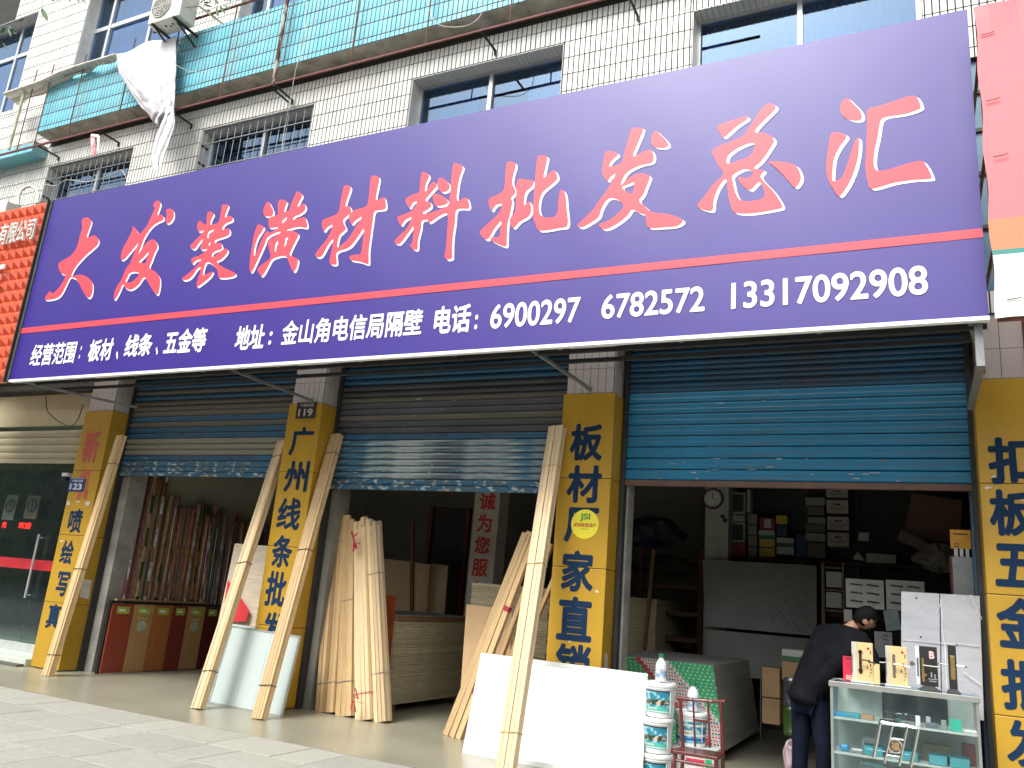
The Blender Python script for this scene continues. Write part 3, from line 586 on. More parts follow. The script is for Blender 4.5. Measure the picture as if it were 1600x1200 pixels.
for s, x0, y0, x1, y1, off in [('经营范围', 46, 536, 122, 570, .022), (':', 123, 541, 129, 561, .03), ('板材', 136, 530, 180, 564, .03), ('、', 180, 549, 187, 562, .02), ('线条', 193, 522, 242, 557, .03), ('、', 242, 542, 249, 555, .02), ('五金等', 255, 514, 326, 552, .03),
        ('地址', 366, 508, 417, 546, .03), (':', 419, 518, 427, 539, .03), ('金山角电信局隔壁', 440, 492, 662, 532, .022), ('电话', 677, 477, 738, 521, .03), (':', 741, 492, 748, 515, .03),
        ('6900297', 766, 470, 908, 509, .02), ('6782572', 940, 454, 1102, 493, .02), ('13317092908', 1143, 428, 1450, 472, .02)]:
    pxtext(s, x0, y0, x1, y1, S, sg_, sign_wht, off, Yo=S-.0045)
# the metal strip that closes the sign at its left
MB().box(-11.86, -11.815, S-.01, S+.10, 4.06, 6.99).build('edge_strip', M('edge_grey', (.16, .18, .16), .4, .5), sg_)

# ================================================================== NEIGHBOURING SIGNS
rs = thing('red_sign', 'orange-red sign of raised pyramids with white letters, at the left edge of the photo', 'shop sign', (-13.4, S, 4.08))
red = M('red_plastic', (.66, .10, .035), .28, var=.06, spec=.6)
MB().box(-15.2, -11.875, S+.004, S+.10, 4.07, 6.97).build('backing', red, rs)
pit = .181; pm = MB(); pm.face((0, 0, 0), (pit, 0, 0), (pit/2, -.07, pit*.55)); pm.face((pit, 0, 0), (pit, 0, pit), (pit/2, -.07, pit*.55)); pm.face((pit, 0, pit), (0, 0, pit), (pit/2, -.07, pit*.55)); pm.face((0, 0, pit), (0, 0, 0), (pit/2, -.07, pit*.55))
pme = pm.mesh('pyramid', red)
for i in range(13):
    for j in range(16): place(pme, 'pyramid', rs, (-11.882-(i+1)*pit, S+.003, 4.075+j*pit))
MB().box(-11.874, -11.862, S-.05, S+.10, 4.05, 6.98).build('side_rail', blacksteel, rs)
wl3 = M('white_letter', (.72, .72, .66), .4, dirt=.2)
pxtext('有限公司', 6, 350, 66, 382, S, rs, wl3, 0, .08, 'raised_letters', .03, S-.09)
pxtext('程', -20, 352, 3, 388, S, rs, wl3, 0, .08, 'raised_letters', .03, S-.09)
pxtext('信', -46, 405, 21, 500, S, rs, wl3, 0, .08, 'raised_letters', .03, S-.09)
pb = P(1557, 497, 6.8); pt_ = P(1522, 12, 6.8)
ps = thing('pink_banner', 'pink and salmon fabric banner with a green line and white foot, at the right edge', 'banner', (1.4, 6.8, 4.0))
def xz(x, y): p = P(x, y, 6.8); return p
bz0, bz1 = pb.z, pt_.z; bx = (pb.x+pt_.x)/2; edge = lambda z: pb.x+(pt_.x-pb.x)*(z-bz0)/(bz1-bz0)
def zb2(x, y): return P(x, y, 6.8).z
z_g0, z_g1, z_o = zb2(1560, 398), zb2(1560, 390), zb2(1555, 342)
for a, b, mname, col in ((bz0, z_g0, 'banner_white', (.82, .84, .82)), (z_g0, z_g1, 'banner_green', (.04, .26, .22)), (z_g1, z_o, 'banner_salmon', (.76, .22, .10)), (z_o, bz1, 'banner_pink', (.76, .17, .19))):
    m = MB(); nn_ = 24; nr = max(1, int((b-a)/.12))
    def f(i, j):
        x = bx+(3.1-bx)*i/nn_; z = a+(b-a)*j/nr; dd = .008*math.sin(i*1.3)*math.exp(-((z-bz1)**2)/.05)+.014*math.sin(i*1.7+z*3)*math.exp(-((z-bz0)**2)/.03)
        return (x+(edge(z)-bx)*(1-i/nn_)+(.010*math.sin(z*9) if i == 0 else 0), 6.8-dd-.006*math.sin(z*2.1+i*.3), z)
    for i in range(nn_):
        for j in range(nr): m.face(f(i, j), f(i+1, j), f(i+1, j+1), f(i, j+1))
    m.build('banner_cloth', M(mname, col, .5, var=.05, scale=3, dirt=.1, dcol=(.5, .4, .35)), ps, smooth=True)
m = MB(); m.box(bx+.01, 3.3, 6.85, 6.90, bz0, bz0+.05); m.box(bx+.01, 3.3, 6.85, 6.90, bz1-.05, bz1); m.box(bx+.01, bx+.06, 6.86, 6.91, bz0+.05, bz1-.05)
for z in (4.6, 5.5, 6.4): m.tube((bx+.03, 6.9, z), (bx+.05, D+.01, z+.1), .015, 6)
m.build('frame', rust, ps)
for (px, py) in ((1532, 55), (1540, 158), (1552, 245), (1573, 468)):
    p = P(px, py, 6.78); m = MB(); m.path([p, p+V((.07, .0, .004)), p+V((.10, -.002, .012))], .004); m.build('tie_string', rust, ps)
# window and brown brick seen in the slot between the two signs
tw = MB().box(.72, 2.58, D+.06, D+.09, 4.92, 7.54).build('slot_window', M('slot_blue', (.10, .20, .27), .3, var=.2, scale=2), B)
for z in (5.6, 6.2, 6.7, 7.15): MB().box(.72, 2.58, D+.03, D+.058, z-.02, z+.02).build('slot_bar', blacksteel, tw)
mr = MB().box(1.0, 3.5, D-.01, D+.016, 4.02, 4.64).build('maroon_panel', maroon, p4)

# ================================================================== BALCONY CAGE
CY = 8.24; CZ0, CZ1 = 9.124, 10.93
cg = thing('balcony_cage', 'rusty welded wire cage in front of the turquoise tiled ledge', 'balcony cage', (-8, CY, CZ0))
MB().box(-17.2, -1.6, CY-.015, CY+.015, CZ0-.015, CZ0+.015).build('bottom_rail', M('maroon_rail', (.14, .04, .035), .7, var=.3), cg)
MB().tube((-12.0, CY, CZ1), (-1.6, CY, CZ1), .022, 8).build('top_rail', rust, cg)
gz = [9.53, 9.79, 10.05, 10.31, 10.57]
m = MB()
for z in gz: m.tube((-15.6, CY, z), (-1.6, CY, z+random.uniform(-.01, .01)), .0065, 5)
m.build('wire', rust, cg)
for x in [P(38, 190, CY).x, P(60, 200, CY).x, P(113, 180, CY).x, P(190, 160, CY).x, P(270, 100, CY).x, P(362, 60, CY).x, P(555, 50, CY).x, P(670, 30, CY).x, P(800, 0, CY).x]:
    MB().tube((x, CY, CZ0), (x-.02, CY, CZ1), .011, 6).build('upright', rust, cg)
xp = P(437, 80, CY).x; MB().tube((xp, CY-.01, CZ0-.02), (xp-.04, CY-.01, 11.9), .033, 10).build('thick_upright', rust2, cg)
for x in (-15.5, ): MB().tube((x, CY, 9.2), (x, CY, 10.6), .03, 8).build('thick_upright', M('pale_pipe', (.5, .5, .36), .6, var=.3, scale=5), cg)
for x in (-14.58, -12.9, -11.05, -8.80, -5.10, -3.0): MB().box(x-.012, x+.012, CY, D+.02, CZ0-.03, CZ0-.005).box(x-.012, x+.012, D-.03, D+.0, CZ0-.09, CZ0-.03).build('strut', blacksteel, cg)
MB().box(xp-.09, xp-.07, CY, D, CZ0-.03, CZ0-.005).build('strut', blacksteel, cg)
# curled white sheet lying on the rail at the left
m = MB(); n = 26; rowsx = []; ed = [(5, 145), (30, 136), (60, 126), (90, 112), (120, 101), (150, 92), (180, 83)]
for i in range(n+1):
    f = i/n*(len(ed)-1); k = min(int(f), len(ed)-2); f -= k; px_, py_ = ed[k][0]+(ed[k+1][0]-ed[k][0])*f, ed[k][1]+(ed[k+1][1]-ed[k][1])*f
    q = P(px_, py_, CY-.10); w = .10+.22*(1-i/n)+.03*math.sin(i*1.1)
    rowsx.append([q+V((0, 0, -.03)), q, q+V((0, w*.5, -.02+.012*math.sin(i*.9))), q+V((0, w, -.05))])
for a, b in zip(rowsx[:-1], rowsx[1:]):
    for k in range(3): m.face(a[k], b[k], b[k+1], a[k+1])
o = m.build('white_sheet', M('curled_sheet', (.74, .73, .64), .5, dirt=.35, dcol=(.34, .27, .18)), None, smooth=True); sm = o.modifiers.new('s', 'SOLIDIFY'); sm.thickness = .03
tag(o, 'curled off-white metal sheet laid on the cage rail left of the hanging cloth', 'metal sheet')
# ------------------------------------------------------------------ hanging cloth
def pw_(pts, t):
    for (a, va), (b, vb) in zip(pts[:-1], pts[1:]):
        if t <= b: return va+(vb-va)*(t-a)/(b-a)
    return pts[-1][1]
cm = M('grey_white_cloth', (.66, .65, .66), .9, var=.10, scale=2.2, bump=.35, bscale=7, dirt=.3, dscale=1.6, dcol=(.42, .36, .36), dlo=.5)
Lx = [(55, 180), (80, 181), (110, 185), (140, 194), (170, 208), (185, 222), (200, 240)]; Rx = [(55, 275), (110, 275), (150, 273), (176, 271), (185, 258), (200, 250)]
m = MB(); NR, NC = 46, 44; g_ = []
for r in range(NR+1):
    row = []
    for q in range(NC+1):
        s_ = q/NC; top = 84-30*s_+(3*math.sin(s_*9)); bot = pw_([(0, 112), (.08, 135), (.22, 168), (.42, 192), (.66, 196), (.85, 182), (1, 172)], s_)
        y = top+(bot-top)*r/NR; xl = pw_(Lx, y); xr = pw_(Rx, y); x = xl+(xr-xl)*s_
        t = r/NR; cx_ = (s_-.95)*1.0; ang = math.atan2(t*1.0+.05, -cx_+.02); rad = math.hypot(t, cx_)
        dp = .040*t*math.sin(ang*15+1.8*math.sin(rad*5))*min(1, rad*1.2)+.030*math.sin(t*15-7*s_*(1-s_)*4+ang*2)*(1-s_)*t+.008*math.sin(s_*31+t*17)*math.sin(t*23-s_*9)
        p = P(x, y, CY-.10-abs(dp)*1.0-.12*math.sin(t*math.pi)*math.sin(s_*math.pi)); row.append(p)
    g_.append(row)
for r in range(NR):
    for q in range(NC): m.face(g_[r][q], g_[r+1][q], g_[r+1][q+1], g_[r][q+1])
cl = m.build('hanging_cloth', cm, None)
tag(cl, 'large dirty white cloth draped over the cage rail and hanging down to a knot', 'cloth')
m = MB(); tl = []
for r in range(31):
    t = r/30; y = 168+t*94; xc = pw_([(168, 266), (190, 262), (215, 254), (240, 248), (262, 246)], y); w = pw_([(168, 12), (200, 20), (225, 22), (245, 20), (262, 14)], y); row = []
    for q in range(17):
        s_ = q/16; row.append(P(xc-w/2*(1+.0)+w*s_+2.5*math.sin(t*5)*(s_ > .5), y+(4*math.sin(s_*6) if r == 30 else 0), CY-.12-.03*abs(math.sin(s_*6+t*2))))
    tl.append(row)
for r in range(30):
    for q in range(16): m.face(tl[r][q], tl[r+1][q], tl[r+1][q+1], tl[r][q+1])
m.build('cloth_tail', cm, cl, smooth=True)
for oo in (cl,):
    oo.data.polygons.foreach_set('use_smooth', [True]*len(oo.data.polygons))
    wm = oo.modifiers.new('w', 'WELD'); wm.merge_threshold = .0005; so_ = oo.modifiers.new('s', 'SOLIDIFY'); so_.thickness = .006
# red and white rag on the bottom rail
rg = thing('red_rag', 'small red and white strip of rag hanging on the maroon rail', 'rag', P(150, 215, CY-.03)[:])
m = MB(); pts = [P(144, 212, CY-.035), P(150, 209, CY-.035), P(155, 214, CY-.035)]
m.slab([P(143, 243, CY-.05), P(150, 242, CY-.05), P(147, 212, CY-.045), P(141, 213, CY-.045)], .008); m.build('strip', M('rag_red', (.55, .12, .14), .9, c2=(.75, .62, .6)), rg)
m = MB(); m.slab([P(141, 212, CY-.045), P(155, 215, CY-.045), P(154, 210, CY-.04), P(143, 209, CY-.04)], .01); m.slab([P(152, 236, CY-.05), P(154, 236, CY-.05), P(156, 213, CY-.045), P(152, 213, CY-.045)], .008); m.build('fold', M('rag_white', (.7, .66, .62), .9), rg)
# ------------------------------------------------------------------ air conditioner
ac = thing('air_conditioner', 'white outdoor air conditioner unit on black brackets, top left above the ledge', 'air conditioner', (-10.9, 7.7, 10.6))
acm = M('ac_white', (.68, .67, .60), .4, var=.04, dirt=.25, dcol=(.4, .36, .28))
MB().box(-11.42, -10.60, 7.62, 7.95, 10.60, 11.22).build('casing', acm, ac, bevel=.015)
m = MB()
for r_ in (.24, .19, .14, .09, .045):
    pts = [(-11.12+r_*math.cos(t*math.pi/16), 7.605, 10.93+r_*math.sin(t*math.pi/16)) for t in range(33)]; m.path(pts, .006, 4)
for k in range(8): m.tube((-11.12, 7.603, 10.93), (-11.12+.25*math.cos(k*math.pi/4), 7.603, 10.93+.25*math.sin(k*math.pi/4)), .004, 4)
m.build('fan_grille', acm, ac)
MB().lathe((-11.12, 7.617, 10.93), [(.24, 0), (.24, .004)], 28, Matrix.Rotation(math.pi/2, 3, 'X')).build('fan_opening', M('fan_dark', (.22, .22, .2), .6), ac)
for x in (-11.28, -10.72): MB().box(x-.02, x+.02, 7.60, D, 10.555, 10.595).tube((x, 7.68, 10.56), (x, D, 10.10), .018, 6).build('bracket', blacksteel, ac)
m = MB()
for k in range(4): m.box(-11.1+k*.09, -11.07+k*.09, 7.74+.03*(k % 2), 7.77+.03*(k % 2), 10.590, 10.5995)
m.build('vent_holes', black_m, ac)
ac.location.x -= .22; ac.location.y += .2; ac.location.z += .06; ac.scale = (.93, 1, .93)
pipe = MB(); q = [V((-10.6, 7.8, 10.9)), V((-10.45, 7.85, 10.95)), V((-10.3, 8.1, 10.85)), V((-10.32, 8.5, 10.9)), V((-10.35, D, 11.2))]; pipe.path(q, .022, 6); pipe.build('hose', wirem, ac)
# small unit and hose over the red sign
a2 = thing('small_outdoor_unit', 'small white outdoor unit with a pale hose loop above the red pyramid sign', 'air conditioner', (-13.6, 7.6, 7.0))
pA = P(8, 318, 7.5); MB().box(pA.x-.9, pA.x+.05, 7.5, 7.85, pA.z-.6, pA.z+.05).build('casing', acm, a2, bevel=.012)
m = MB(); m.path([P(28, 322, 8.3), P(29, 306, 8.35), P(33, 298, 8.4), P(41, 292, 8.45), P(50, 291, 8.45), P(57, 296, 8.4), P(60, 305, 8.4), P(58, 318, 8.3)], .028, 8); m.build('hose', wirem, a2, smooth=True)
MB().tube(P(16, 318, 7.9), P(32, 322, 8.2), .02).tube(P(16, 322, 7.9), P(30, 325, 8.2), .015).build('pipe', wirem, a2)
# ------------------------------------------------------------------ window grilles
def grille(h, label):
    t = thing('window_grille', label, 'window grille', (h[0], D, h[2]), 'iron window grilles')
    n = 15
    m0 = MB().tube((0, 0, 0), (0, 0, h[3]-h[2]-.02), .0055, 5).mesh('bar', steel)
    for i in range(n):
        x = h[0]+.06+(h[1]-h[0]-.12)*i/(n-1); place(m0, 'bar', t, (x, D+.05, h[2]+.01))
    for z in (h[2]+.2, h[3]-.75, h[3]-.28, h[3]-.02): MB().box(h[0]+.01, h[1]-.01, D+.028, D+.040, z-.008, z+.008).build('cross_bar', steel, t)
    for z in (h[3]-.3, h[3]-.62, h[3]-.9): MB().box(h[0]+.008, h[0]+.02, D+.01, D+.16, z-.015, z+.015).build('wall_tie', blacksteel, t)
grille(LW[0], 'iron bar grille over the leftmost lower window, above the sign corner')
grille(LW[1], 'iron bar grille over the second lower window, right of the hanging cloth tail')
# ------------------------------------------------------------------ loose wires
def wire(label, pts, r=.006, mat=wirem, k=6):
    q = []
    n = len(pts)
    for i in range(n-1):
        p0, p1, p2, p3 = V(pts[max(i-1, 0)]), V(pts[i]), V(pts[i+1]), V(pts[min(i+2, n-1)])
        for j in range(k):
            t = j/k; q.append(.5*((2*p1)+(-p0+p2)*t+(2*p0-5*p1+4*p2-p3)*t*t+(-p0+3*p1-3*p2+p3)*t**3))
    q.append(V(pts[-1])); o = MB().path(q, r, 5).build('wire', mat, None); tag(o, label, 'wire', None); return o
wire('thin white wire hanging from the thick rusty upright past the second window', [P(478, 0, 8.1), P(475, 60, 8.1), P(462, 110, 8.15), P(455, 150, 8.3), P(445, 200, 8.5), P(440, 235, 8.5)])
wire('pale looped wire hanging under the ledge above the third window', [P(672, 15, 8.1), P(680, 35, 8.1), P(700, 42, 8.1), P(730, 40, 8.1), P(750, 25, 8.1), P(756, 0, 8.1)])
wire('pale wire drooping across the leftmost window grille', [P(70, 288, 8.5), P(88, 290, 8.5), P(105, 281, 8.5), P(140, 284, 8.5), P(175, 272, 8.5), P(190, 266, 8.5), P(200, 285, 8.5)])
wire('dark wire drooping over the beige shutter under the sign', [P(72, 620, 8.6), P(76, 645, 8.7), P(105, 665, 8.7), P(120, 658, 8.7), P(130, 632, 8.6)], .008, blacksteel)
wire('thin cable sagging across the turquoise tiles', [P(272, 100, 8.1), P(300, 112, 8.15), P(340, 108, 8.15), P(380, 80, 8.15), P(420, 40, 8.1), P(450, 12, 8.1)], .004)
# ================================================================== LEFT SHOPFRONT (glass)
gf = thing('glass_shopfront', 'dark glass shopfront with red lettering band left of the pillar numbered 123', 'shopfront', (-14, 9.25, 0))
GY = 9.26
MB().box(-18.4, -15.62, GY, GY+.012, .16, 3.1).build('pane', pane_s, gf); MB().box(-15.60, -13.4, GY+.03, GY+.042, .16, 3.1).build('pane', pane_s, gf)
MB().box(-13.38, -12.2, GY, GY+.012, .16, 3.1).build('pane', pane_s, gf)
MB().box(-18.4, -12.2, GY-.03, GY+.06, .112, .24).build('bottom_rail', alu, gf, bevel=.01)
for x in (-13.39, -15.61): MB().tube((x, GY-.08, .95), (x, GY-.08, 2.0), .02, 8).tube((x, GY-.08, 1.0), (x, GY, 1.0), .012).tube((x, GY-.08, 1.95), (x, GY, 1.95), .012).build('door_handle', alu, gf)
a, b = P(0, 876, GY), P(82, 888, GY)
MB().box(a.x, b.x, GY-.006, GY-.002, P(40, 889, GY).z, P(40, 873, GY).z).build('red_band', M('band_red', (.50, .02, .03), .5), gf)
led = M('led_red', (1, .03, .02), .5, emit=2.5)
for (x0, y0, x1, y1, s) in ((2, 815, 12, 825, '光'), (28, 816, 50, 826, '欢迎')): pxtext(s, x0, y0, x1, y1, GY+.3, gf, led, .03, name='lit_letters')
pw2 = M('poster_white', (.40, .44, .40), .7)
for k, (x0, y0, x1, y1) in enumerate(((2, 773, 20, 812), (36, 774, 56, 810))):
    a, b = P(x0, y1, GY+.4), P(x1, y1, GY+.4); z0 = a.z; z1 = P(x0, y0, GY+.4).z
    po = thing('poster', ['pale poster with a ring emblem behind the glass at the photo edge', 'pale poster with a ring emblem behind the glass, nearer the pillar'][k], 'poster', (a.x, GY+.4, z0))
    MB().box(a.x, b.x, GY+.40, GY+.41, z0, z1).build('sheet', pw2, po); cx, cz, rr = (a.x+b.x)/2, (z0+z1)/2+.03, (b.x-a.x)*.33
    m = MB(); m.path([(cx+rr*math.cos(t*math.pi/10), GY+.396, cz+rr*math.sin(t*math.pi/10)) for t in range(21)], .012, 4); m.box(cx-.02, cx+.02, GY+.394, GY+.398, cz-.1, cz+.1); m.build('emblem', M('poster_brown', (.25, .14, .12), .7), po)
for k in range(3):
    x = -16.4+k*1.3; h = .7+.25*(k % 3)
    o = MB().box(x, x+.45, 12+.3*(k % 2), 12.5+.3*(k % 2), .115, .115+h).build('display_case', M('case_dark', (.05+.04*(k % 3), .06+.03*(k % 2), .05), .6), None, bevel=.01)
    tag(o, ['dark display case dimly seen inside the glass shopfront', 'tall dark display case dimly seen inside the shopfront', 'tallest dark display case dimly seen inside the shopfront'][k % 3], 'display case')
# small white camera by the pillar
cmr = thing('wall_camera', 'tiny black and white wall camera on the glass beside pillar 123', 'camera', P(104, 745, 8.95)[:]); q = P(104, 745, 8.95)
MB().box(q.x-.06, q.x+.08, 8.9, 9.02, q.z+.0, q.z+.06).build('housing', plastic_w, cmr); MB().box(q.x-.04, q.x+.07, 8.88, 8.99, q.z-.07, q.z-.001).build('lens', black_m, cmr)
# ================================================================== TIMBER
def bundle(bot, top, na, nd, sw, st, mats, label, ties=(.1, .5, .9), tie_m=None, group='timber strips tied in bundles', jit=.06, xd=None, fan=0, name='timber_bundle', uneven=.0):
    bot, top = V(bot), V(top); L0 = (top-bot).length; zd = (top-bot).normalized(); x = V(xd or (1, -.15, 0)); x = (x-zd*x.dot(zd)).normalized(); y = zd.cross(x)
    t = thing(name, label, 'timber', tuple(bot), group)
    for i in range(na):
        for j in range(nd):
            L = L0-random.random()*uneven; a = (i-(na-1)/2)*sw; bb = (j-(nd-1)/2)*st
            m = MB(); gp = (.0012+.0016*random.random())*(2.2 if name == 'standing_bundle' else 1); m.box(-sw/2+gp, sw/2-gp, -st/2+.0006, st/2-.0006, 0, L); me = m.mesh('strip', random.choice(mats))
            b0 = bot+x*(a*(1+fan*random.uniform(-.1, .1))+random.uniform(-.002, .002))+y*(bb+random.uniform(-.007, .007))
            t0 = bot+zd*L+x*(a*(1+fan)+random.uniform(-.004, .004))+y*(bb+random.uniform(-.008, .008))
            o = place(me, 'strip', t, b0, t0-b0, x); b_ = o.modifiers.new('b', 'BEVEL'); b_.width = .0015; b_.segments = 1
    for f in ties:
        c = bot+zd*(L0*f); w = na*sw/2*(1+fan*f)+.004; d = nd*st/2+.006; q = [c+x*sx*w+y*sy*d+zd*sx*.004 for sx, sy in ((-1, -1), (1, -1), (1, 1), (-1, 1))]
        m = MB(); m.path(q+[q[0]], .0045, 6); m.build('tie', tie_m or blacksteel, t)
    return t
b1 = P(74, 1056, Z=0); bundle(b1, P(190, 681, 8.64), 4, 3, .046, .03, [pine], 'pale timber bundle leaning on the pillar numbered 123', (.08, .42, .87), xd=(1, -.1, 0))
b2 = P(309, 1108, Z=0); bundle(b2, P(443, 690, 8.96), 4, 3, .045, .03, [pine_w, pine], 'pale timber bundle leaning left of the second pillar, in front of the red-marked panel', (.12, .5, .93))
b3 = P(404, 1124, Z=0); bundle(b3, P(527, 680, 8.96), 4, 3, .044, .032, [pine], 'pale timber bundle leaning in front of the second pillar, crossing the small framed board', (.1, .55, .92), xd=(1, -.1, 0))
b4 = P(789, 1212, Z=0); bundle(b4, P(871, 668, 8.62), 4, 3, .047, .034, [pine_w], 'longest pale timber bundle, leaning over the big white board beside the third pillar', (.10, .55, .86), tie_m=M('straw_tie', (.5, .4, .2), .8), xd=(1, -.1, 0))
silver = M('grey_tie', (.32, .31, .33), .4)
def stand(x0, x1, yb, tx0, tx1, ty, yt, na, nd, mats, label, ties=(.12,), un=.1, tm=None, Y=None, st=.045):
    a, b = P((x0+x1)/2, yb, Z=0), P((x0+x1)/2, yb, Z=0); c = P((tx0+tx1)/2, ty, Y=a.y+yt)
    w = (P(x1, yb, a.y)-P(x0, yb, a.y)).length; w2 = (P(tx1, ty, c.y)-P(tx0, ty, c.y)).length
    a = a+V((0, st*nd/2, 0)); return bundle(a, c, na, nd, w/na, st, mats, label, ties, tm or silver, 'timber bundles standing by the second pillar', fan=w2/w-1, uneven=un, name='standing_bundle')
stand(465, 492, 1106, 503, 522, 808, .28, 4, 3, [pine_b], 'brown timber bundle, leftmost of the standing group right of the second pillar', (.13, .86))
stand(490, 523, 1114, 520, 548, 803, .28, 5, 3, [pine_b, pine], 'brown timber bundle, second from left in the standing group', (.14, .84))
stand(522, 551, 1120, 545, 558, 804, .28, 3, 3, [pine], 'yellowish timber bundle, third from left in the standing group', (.16, .55), .25)
stand(553, 580, 1126, 556, 574, 806, .25, 4, 3, [pine_w], 'white timber bundle tied with red ribbon in the standing group', (.12,), .2, M('ribbon_red', (.45, .02, .05), .5))
stand(578, 605, 1129, 572, 592, 808, .22, 4, 3, [pine_w], 'white timber bundle, rightmost of the standing group, against the blockboard stack', (.22, .7), .15)
rbm = M('red_ribbon', (.5, .02, .06), .5)
rb = thing('red_ribbon', 'crumpled red ribbon hanging on the white timber bundle near its top', 'ribbon', P(553, 845, 9.0)[:])
for (ax, ay, bx_, by) in ((549, 830, 554, 846), (554, 846, 552, 862), (554, 846, 562, 850), (553, 838, 558, 833), (555, 848, 557, 858)): MB().slab([P(ax-1.2, ay, 9.02), P(ax+1.6, ay+.5, 9.0), P(bx_+1.4, by, 9.0), P(bx_-1.2, by, 9.03)], .002).build('strand', rbm, rb)
rb = thing('red_ribbon', 'red ribbon knotted low on the white timber bundle', 'ribbon', P(552, 1095, 8.8)[:])
for (ax, ay, bx_, by) in ((555, 1076, 560, 1092), (560, 1093, 550, 1086), (550, 1095, 567, 1098), (551, 1095, 548, 1108), (553, 1097, 556, 1112)): MB().slab([P(ax-1, ay-.8, 8.83), P(ax+1, ay-.8, 8.81), P(bx_+1, by+.8, 8.81), P(bx_-1, by+.8, 8.83)], .002).build('strand', rbm, rb)
# battens leaning right on the third pillar
k = 0
redt = M('red_tape', (.35, .03, .05), .5)
lab = ['tan batten, outermost left of the fan leaning left of the third pillar', 'tan batten, second in the fan left of the third pillar', 'tan batten with a red tape band, in the middle of the fan', 'orange-brown batten, fourth in the fan behind the white board', 'orange-brown batten, fifth in the fan behind the white board', 'thin brown batten nearest the third pillar']
for (bx_, by, tx, ty, w, th, mt) in ((697, 1149, 822, 833, .09, .045, pine), (707, 1152, 829, 831, .085, .05, pine), (717, 1155, 838, 832, .08, .05, pine), (735, 1160, 850, 842, .06, .05, pine_b), (750, 1160, 862, 850, .05, .04, pine_b), (790, 1150, 876, 880, .05, .04, pine_b)):
    a = P(bx_, by, Z=0); a.y = min(a.y, 9.0); c = P(tx, ty, 8.98)
    t = thing('batten', lab[k], 'timber', tuple(a), 'battens fanned against the third pillar'); m = MB().box(-w/2, w/2, -th/2, th/2, 0, (c-a).length); o = place(m.mesh('strip', mt), 'strip', t, a, c-a, (1, -.3, 0)); b_ = o.modifiers.new('b', 'BEVEL'); b_.width = .002; b_.segments = 1
    if k in (2,):
        for f in (.22, .62): c2 = a+(c-a)*f; m = MB().box(-w/2-.002, w/2+.002, -th/2-.002, th/2+.002, -.03, .03); place(m.mesh('tape', redt), 'tape', t, c2, c-a, (1, -.3, 0))
    k += 1
# ================================================================== BOARDS
def board(name, label, quad, mt, th=.018, cat='board', frame=None, fw_=.03, fth=.006, group=None):
    c = (V(quad[3])+V(quad[2]))/2; t = thing(name, label, cat, tuple(c), group); MB().slab(quad, th).build('panel', mt, t)
    if frame:
        q = [V(p) for p in quad]; nn = (q[1]-q[0]).cross(q[3]-q[0]).normalized(); cc = sum(q, V())/4
        for i in range(4):
            a, b = q[i], q[(i+1) % 4]; ins = lambda p, o1, o2: p+(o1-p).normalized()*fw_+(o2-p).normalized()*fw_
            ai = ins(a, q[(i-1) % 4], b); bi = ins(b, a, q[(i+2) % 4])
            m = MB(); f = [a, b, bi, ai]; m.hexa([p-nn*fth*-.001+nn*.0005 for p in f][::-1], [p+nn*fth for p in f][::-1]); m.build('frame', frame, t)
    return t, [V(p) for p in quad]
def lean(px, yb, yt): return [P(*px[0], yb+yt), P(*px[1], yb+yt), P(*px[2], yb), P(*px[3], yb)]
# quads are top-left, top-right, bottom-right, bottom-left; the front is the street side
def Q(tl, tr, br, bl, yb, yt): return [P(*bl, yb), P(*br, yb), P(*tr, yb+yt), P(*tl, yb+yt)]
fr_w = M('frame_grey', (.28, .30, .29), .4, .2)
board('framed_board', 'pale plastic-faced board behind the small framed board', Q((341, 972), (440, 985), (412, 1110), (310, 1090), 8.47, .26), board_w)
t, q = board('framed_board', 'small glossy white board with grey metal frame, crossed by a timber bundle', Q((362, 977), (470, 994), (440, 1121), (325, 1099), 8.36, .26), board_w, frame=fr_w, fw_=.022)
for f in (.36, .60, .78):
    a, b = q[0]+(q[1]-q[0])*f, q[3]+(q[2]-q[3])*f; n_ = (q[1]-q[0]).cross(q[3]-q[0]).normalized()*.002; MB().tube(a+n_, b+n_, .0016, 4).build('seam', M('seam_blue', (.45, .55, .62), .5), t)
t, q = board('big_white_board', 'big blank white framed board standing on the floor before the third pillar', Q((752, 1020), (1012, 1053), (1003, 1226), (722, 1178), 8.17, .34), M('bright_board', (.86, .86, .85), .35, var=.01), frame=M('frame_white', (.55, .56, .53), .4), fw_=.045)
t, q = board('red_marked_panel', 'plywood panel with a big red diamond, behind the small framed board', Q((367, 849), (432, 854), (405, 1100), (318, 1078), 8.95, .25), M('worn_plywood', (.56, .48, .36), .7, var=.15, scale=6, stretch=(.6, 1, 8)))
nY = 9.0
m = MB(); m.slab([P(346, 972, 8.99), P(384, 971, 8.99), P(389, 953, 9.01), P(356, 906, 9.07)], .004); m.build('red_diamond', M('diamond_red', (.55, .025, .03), .5), t)
board('red_brown_board', 'thin orange-brown board standing behind the white timber bundles', Q((588, 927), (619, 932), (601, 1105), (575, 1100), 9.62, .12), M('orange_brown', (.42, .09, .03), .45), .012)
board('plywood_sheet', 'pale orange plywood sheet leaning between the blockboard stack and the battens', Q((729, 944), (800, 953), (792, 1143), (716, 1128), 9.42, .25), M('orange_ply', (.58, .38, .20), .6, var=.06))
board('leaning_plywood', 'dim tan plywood sheet leaning at the back behind the blockboard stack', Q((594, 872), (672, 882), (664, 1010), (590, 1000), 12.35, .2), ply_face)
board('leaning_plywood', 'dim tan plywood sheet leaning beside the dark red doorway', Q((674, 880), (700, 884), (690, 1010), (664, 1008), 12.5, .15), ply_face)
